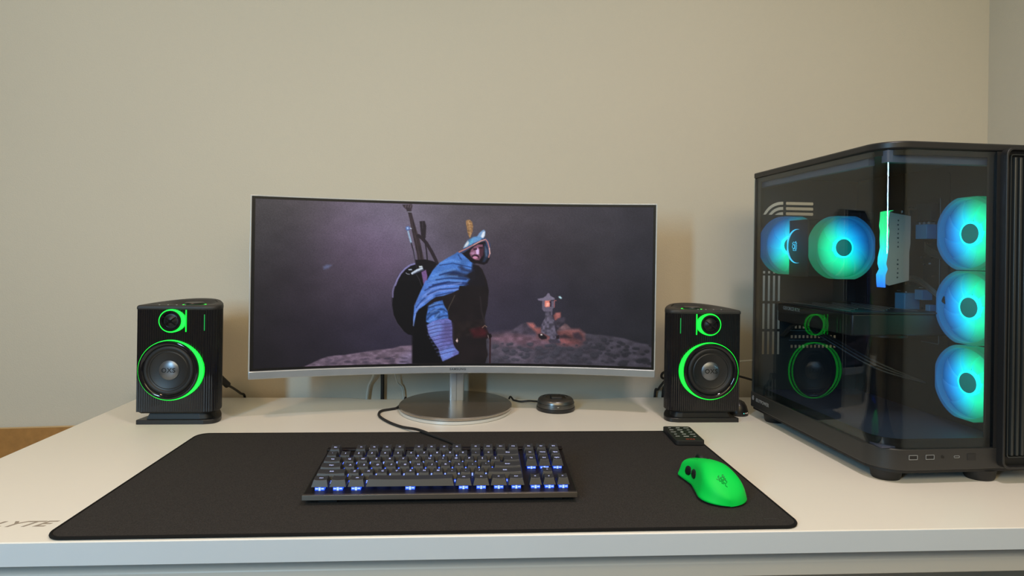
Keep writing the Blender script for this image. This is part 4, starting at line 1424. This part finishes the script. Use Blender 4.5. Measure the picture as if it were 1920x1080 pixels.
# fan opening
fan_c = (.0665, .3560)
holed_panel('rear_panel', [(.001, ZG), (CW - .001, ZG), (CW - .001, ZT2), (.001, ZT2)], holes, .0012, M['pc_rear'], pc, T((0, -.004, 0)) @ RX)
# slot covers: thin raised lines between the vent rows
for zz in (.2005, .1800, .1595):
    obj('slot_line', G().box(.080, .190, -.0072, -.0055, zz, zz + .0008), M['solder'], pc)
# right-hand chamber and sides
obj('right_panel', G().box(CW - .0015, CW, CD + .002, -.002, ZG, ZT2), M['pc_metal'], pc)
obj('partition', G().box(.232, .2335, CD + .004, -.006, ZG, ZT2), M['pc_metal'], pc)
obj('inner_floor', G().box(.006, .232, CD + .008, -.006, ZG + .0005, ZG + .0030), mat('perforated_floor', srgb(70, 74, 92), .4, .3, bump=(1500, 1.0, .001)), pc)
obj('board_tray', G().prism(rrect(-.246, -.006, .100, .488, .006, 4), 0, .002, T((.2300, 0, 0)) @ Matrix(((0, 0, 1, 0), (1, 0, 0, 0), (0, 1, 0, 0), (0, 0, 0, 1)))), M['pc_metal'], pc)
obj('front_pillar', G().box(GX1, .1890, CD, CD + .012, ZG, ZT2), M['pc_metal'], pc)
# grille: rounded frame, backing and vertical ribs
gz0, gz1, gx0, gx1 = .0235, .5045, .1865, .3000
fr = ring_prism(rrect(gx0, gx1, gz0, gz1, .012, 6), rrect(gx0 + .0035, gx1 - .0035, gz0 + .0035, gz1 - .0035, .009, 6), .3855, .3975, RX)
obj('grille_frame', fr, M['pc_metal'], pc, smooth=35, bevel=.0008)
fr2 = ring_prism(rrect(gx0 + .0105, gx1 - .0105, gz0 + .016, gz1 - .0095, .004, 3), rrect(gx0 + .0118, gx1 - .0118, gz0 + .0173, gz1 - .0108, .003, 3), .3870, .3935, RX)
obj('grille_inner_frame', fr2, M['rib'], pc, smooth=35)
obj('grille_backing', G().box(gx0 + .0035, gx1 - .0035, CD - .0012, CD + .003, gz0 + .0035, gz1 - .0035), mat('grille_backing', srgb(14, 15, 16), .6), pc)
rib_g = G().prism([(-.0022, 0), (.0022, 0), (.0012, .0062), (-.0012, .0062)], 0, gz1 - gz0 - .0330, None)
rib0 = None
x = gx0 + .0185
while x < gx1 - .016:
    if rib0 is None:
        rib0 = obj('grille_rib', G().box(-.0022, .0022, -.0072, 0, 0, gz1 - gz0 - .0330), M['rib'], pc, bevel=.0010)
        r1 = rib0
    else:
        r1 = rib0.copy()
        COL.objects.link(r1)
        r1.parent = pc
    r1.location = (x, CD - .0010, gz0 + .0190)
    x += .0086
# ports on the base
def port(x0, x1, z0, z1, name):
    f_ = ring_prism(rrect(x0, x1, z0, z1, .0006, 2), rrect(x0 + .0008, x1 - .0008, z0 + .0008, z1 - .0008, .0004, 2), .3862, .3872, RX)
    o_ = obj(name, f_, M['solder'], pc)
    obj('port_tongue', G().box(x0 + .002, x1 - .002, CD - .0004, CD, z0 + .0022, z1 - .0028), M['bezel'], o_)
    obj('port_well', G().box(x0 + .0008, x1 - .0008, CD - .0002, CD + .0001, z0 + .0008, z1 - .0008), M['pc_border'], o_)


port(.0435, .0575, .0375, .0445, 'usb_port')
port(.0705, .0845, .0375, .0445, 'usb_port')
obj('audio_jack', G().lathe([(.0010, 0), (.0023, 0), (.0023, .0006), (.0010, .0006)], 20, T((.0985, CD, .0408)) @ RX), M['bezel'], pc)
fr = ring_prism(rrect(.1165, .1260, .0388, .0424, .0017, 4), rrect(.1172, .1253, .0395, .0417, .0010, 4), .3862, .3870, RX)
obj('small_port', fr, M['solder'], pc)
obj('power_button', G().box(.1385, .1525, CD - .0007, CD + .001, .0350, .0450), M['pc_metal'], pc, bevel=.0004)
for fx, fy in ((.034, CD + .034), (CW - .12, CD + .022), (.030, -.045), (CW - .045, -.045)):
    obj('foot', G().lathe([(0, 0), (.0165, 0), (.0180, .003), (.0200, .0165), (0, .0165)], 32, T((fx, fy, 0)), sx=1.2), M['rubber'], pc)
# lettering at the rear end of the base's long side
RYM = Matrix(((0, 0, -1, 0), (-1, 0, 0, 0), (0, 1, 0, 0), (0, 0, 0, 1)))     # local x -> -y, local y -> z, local z -> -x
me = text_mesh('iBUYPOWER', .0104, .0001, sx=.86, spacing=1.02)
me.transform(T((-.0001, -.0470, .0385)) @ RYM)
mesh_obj('lettering', me, M['white_letter'], pc)
g = G()
for st in ([(-.5, -.6), (-.5, .5), (0, .8), (.5, .5), (.2, .1), (.5, -.1), (.2, -.6), (-.1, -.3), (-.5, -.6)], [(-.2, .3), (.2, .4), (0, 0), (-.2, .3)]):
    g.tube([(a * .0055, b_ * .0062, 0) for a, b_ in st], .0006, 5, 1)
g.v = [tuple(T((-.0003, -.0110, .0400)) @ RYM @ Vector(v)) for v in g.v]
obj('emblem', g, M['white_letter'], pc)

# ---- inside: fans
blade_cache = {}


def fan(part_name, mtx, mkey, blades=9, R=.0565, size=.1200):
    o_, inn = [], []
    for k in range(64):
        an = 2 * PI * k / 64
        ca_, sa_ = abs(math.cos(an)), abs(math.sin(an))
        r = min(size / 2 / max(ca_, sa_), size * .5 * 1.05)
        o_.append((r * math.cos(an), r * math.sin(an)))
        inn.append(((R + .0008) * math.cos(an), (R + .0008) * math.sin(an)))
    fr_ = obj(part_name, ring_prism(o_, inn, -.0125, .0125), M[mkey], pc, smooth=35)
    fr_.matrix_local = mtx
    rh = .0185
    for k in range(blades):
        key = (mkey, k, R)
        if key not in blade_cache:
            g = G()
            nr, na = 7, 6
            vs, fs = [], []
            for i in range(nr + 1):
                r = rh + (R - rh) * i / nr
                span = math.radians(47 + 9 * i / nr)
                off = math.radians(-26 * (i / nr) ** 1.4) + 2 * PI * k / blades
                for j in range(na + 1):
                    a = off + span * (j / na)
                    z = .0022 - .0044 * (j / na) + .001 * math.sin(PI * j / na)
                    vs.append((r * math.cos(a), r * math.sin(a), z))
            for i in range(nr):
                for j in range(na):
                    a = i * (na + 1) + j
                    fs.append((a, a + 1, a + na + 2, a + na + 1))
            bo = obj('fan_blade', g.add(vs, fs), M[mkey], fr_, smooth=80)
            blade_cache[key] = bo.data
            so = bo.modifiers.new('s', 'SOLIDIFY')
            so.thickness = .0010
        else:
            bo = mesh_obj('fan_blade', blade_cache[key], None, fr_)
            so = bo.modifiers.new('s', 'SOLIDIFY')
            so.thickness = .0010
    obj('hub', G().lathe([(0, -.006), (.0165, -.006), (.0165, .0070), (.0150, .0082), (0, .0084)], 40), M['fan_hub'], fr_)
    obj('hub_light', G().lathe([(.0165, -.003), (.0200, -.003), (.0200, .0062), (.0165, .0066), (.0165, -.003)], 48), M['fan_hub_ring'], fr_)
    return fr_


RSIDE = Matrix.Rotation(-PI / 2, 4, 'Y')
for zz, yy in ((.3785, -.3120), (.2570, -.3075), (.1335, -.3005)):
    fan('case_fan', T((.2180, -.308, zz)) @ RSIDE, 'fan_side')
fan('case_fan', T((.0715, -.0190, .3600)) @ RX, 'fan_rear')
fan('cooler_fan', T((.1220, -.1130, .3555)) @ RX, 'fan_face', R=.0570, size=.1215)
# cooler body with fins
tower = obj('cooler_tower', G().box(.0640, .1960, -.0960, -.0330, .2980, .4100), M['heatsink_dark'], pc, bevel=.002)
for k in range(22):
    zz = .3010 + k * .0048
    obj('cooling_fin', G().box(.0660, .1945, -.0975, -.0320, zz, zz + .0008), M['heatsink_dark'], tower)
obj('end_plate', G().box(.0620, .0642, -.0970, -.0320, .2970, .4110), M['pc_metal'], tower, bevel=.001)
RL = Matrix(((0, 0, -1, 0), (-1, 0, 0, 0), (0, 1, 0, 0), (0, 0, 0, 1)))
lc = T((.0616, -.0420, .3580)) @ RL
g = ring_prism([(.0345 * math.cos(2 * PI * k / 48), .0345 * math.sin(2 * PI * k / 48)) for k in range(48)],
               [(.0310 * math.cos(2 * PI * k / 48), .0310 * math.sin(2 * PI * k / 48)) for k in range(48)], 0, .0012, lc @ T((.008, 0, 0)))
# only the half away from the fan is lit
g2 = G()
pts_o = [(.0345 * math.cos(math.radians(a)), .0345 * math.sin(math.radians(a))) for a in range(75, 286, 6)]
pts_i = [((.0345 - .0042 * math.sin(math.radians((a - 75) * 180 / 210))) * math.cos(math.radians(a)),
          (.0345 - .0042 * math.sin(math.radians((a - 75) * 180 / 210))) * math.sin(math.radians(a))) for a in range(285, 74, -6)]
g2.prism(pts_o + pts_i, 0, .0015, lc @ T((.018, 0, 0)))
obj('light_ring', g2, M['cyan_line'], tower)
g = G()
for st in ([(-.7, .6), (-.3, .9), (.1, .7), (.5, 1.0), (.45, .6), (.8, .7), (.6, .3), (.8, .1), (.6, -.2), (.8, -.4), (.5, -.6), (.6, -.9), (-.4, -.9), (-.4, -.4), (-.7, -.3), (-.7, .1), (-.4, .2), (-.7, .6)],
           [(-.4, .5), (0, .2), (.1, -.3), (-.2, -.5)], [(.1, .5), (.3, .1), (.2, -.4), (.4, -.7)], [(-.4, -.4), (0, -.6)]):
    g.tube([tuple(lc @ T((.0110, 0, .0007)) @ Vector((a * .0105, b_ * .0098, 0))) for a, b_ in st], .00045, 5, 1)
obj('emblem', g, M['cyan_line'], tower)
# ---- motherboard and its parts
mb = obj('circuit_board', G().box(.2280, .2298, -.2290, -.0080, .1850, .4440), M['board'], pc)
board_line = G()
board_line.box(.2272, .2282, -.2296, -.2288, .1850, .4440)
board_line.box(.2272, .2282, -.2290, -.1900, .1845, .1855)
obj('board_edge', board_line, M['solder'], mb)
rr_ = random.Random(3)


def block(y0, y1, z0, z1, h, m_, name='component'):
    return obj(name, G().box(.2280 - h, .2280, y0, y1, z0, z1), m_, mb, bevel=.0006)


block(-.222, -.196, .372, .398, .020, M['heatsink'], 'heatsink')
block(-.214, -.196, .262, .280, .020, M['heatsink'], 'heatsink')
block(-.222, -.212, .232, .254, .012, M['heatsink'], 'heatsink')
block(-.222, -.212, .203, .224, .012, M['heatsink'], 'heatsink')
block(-.185, -.160, .215, .272, .030, M['heatsink'], 'chipset_cover')
block(-.224, -.190, .405, .436, .014, M['heatsink_dark'], 'heatsink')
block(-.060, -.015, .300, .430, .030, M['heatsink_dark'], 'port_cover')
for k in range(60):
    y = rr_.uniform(-.222, -.125)
    z = rr_.uniform(.190, .435)
    a, b_ = rr_.uniform(.0015, .005), rr_.uniform(.0015, .006)
    block(y, y + a, z, z + b_, rr_.uniform(.002, .008), rr_.choice([M['chip'], M['solder'], M['chip'], M['heatsink_dark']]))
for k, yy in enumerate((-.206, -.196, -.185)):
    obj('capacitor', G().lathe([(0, 0), (.0032, 0), (.0032, .010), (0, .0105)], 14, T((.2280, yy - .008, .400)) @ Matrix.Rotation(-PI / 2, 4, 'Y')), M['solder'], mb)
# memory sticks
for k, yy in enumerate((-.186, -.176)):
    edge_pts = [(.1670, .4235), (.1590, .4215), (.1570, .4080), (.1555, .3960), (.1590, .3860), (.1570, .3700), (.1580, .3560), (.1555, .3380), (.1535, .3260), (.1565, .3160), (.1525, .3060), (.1520, .2900), (.1530, .2830)]
    prof = [(.1600, .2865), (.1990, .2960), (.1990, .3480), (.2010, .3640), (.2010, .4140), (.1660, .4190)] + edge_pts[1:-1]
    st = obj('memory_stick', G().prism(prof, -yy, -yy + .0070, RX), M['ram'], pc, smooth=30)
    obj('slot', G().box(.2000, .2280, yy - .0060, yy - .0010, .2880, .4250), M['bezel'], st)
    for k_ in range(14):
        if k_ in (5, 6):
            continue
        z_ = .300 + k_ * .0080
        obj('print_mark', G().box(.1745 + .0006 * (k_ % 3), .1775 + .0004 * (k_ % 2), yy - .0071, yy - .0069, z_, z_ + .0030), M['print_dark'], st)
    P2 = [(a - .0042 - .0014 * (q % 3 == 1), b_) for q, (a, b_) in reversed(list(enumerate(edge_pts)))]
    obj('light_bar', G().prism(edge_pts + P2, -yy + .0002, -yy + .0074, RX), M['ram_led'], st, smooth=30)
# graphics card
gpu = obj('graphics_card', G().box(.0500, .2240, -.2480, -.0120, .2020, .2400), M['pc_metal'], pc, bevel=.003)
obj('backplate', G().box(.0480, .2240, -.2500, -.0100, .2400, .2432), M['heatsink_dark'], gpu, bevel=.0008)
obj('side_strip', G().box(.0484, .0502, -.2440, -.0160, .2240, .2378), M['bezel'], gpu)
me = text_mesh('GEFORCE RTX', .0098, .0001, sx=.92)
me.transform(T((.0482, -.0660, .2312)) @ RL)
mesh_obj('lettering', me, M['grey_letter'], gpu)
for k in range(7):
    obj('backplate_rib', G().box(.062 + k * .021, .064 + k * .021, -.225 + (k % 3) * .02, -.05 - (k % 2) * .03, .2432, .2440), M['solder'], gpu)
for yy in (-.065, -.150, -.215):
    obj('cooling_ring', G().lathe([(.028, 0), (.036, 0), (.036, .004), (.028, .004), (.028, 0)], 36, T((.132, yy - .003, .1990))), M['bezel'], gpu)
# power cables
for k in range(6):
    pts_ = [(.2210, -.214 + k * .0012, .352 + k * .0030), (.2060, -.222, .350 + k * .0028), (.2020, -.238, .343 + k * .0024), (.2120, -.252, .336 + k * .0020), (.2310, -.262, .330 + k * .0018)]
    obj('power_lead', G().tube(pts_, .0014, 6, 5), M['cable_black'], pc)
for k in range(4):
    pts_ = [(.2210, -.168, .296 - k * .003), (.2000, -.195, .305 - k * .003), (.1980, -.222, .300 - k * .003), (.2080, -.245, .280 - k * .003), (.2310, -.262, .255 - k * .003)]
    obj('power_lead', G().tube(pts_, .0015, 6, 5), M['heatsink_dark'] if k == 1 else M['cable_black'], pc)
for k in range(3):
    pts_ = [(.060, -.010 - k * .004, .170), (.075 + k * .004, -.045, .200), (.10 + k * .01, -.10, .175), (.16, -.16, .130 + k * .006), (.2290, -.20, .110)]
    obj('power_lead', G().tube(pts_, .0022, 6, 5), M['cable_black'], pc)
# top rail inside the glass
obj('top_rail', G().box(.012, .232, CD + .012, CD + .024, ZT2 - .019, ZT2 - .001), M['rail_grey'], pc)
obj('side_rail', G().box(.010, .020, CD + .050, -.006, ZT2 - .019, ZT2 - .001), M['rail_grey'], pc)
obj('corner_post', G().box(.224, .232, CD + .008, CD + .020, ZG, ZT2), M['pc_metal'], pc)
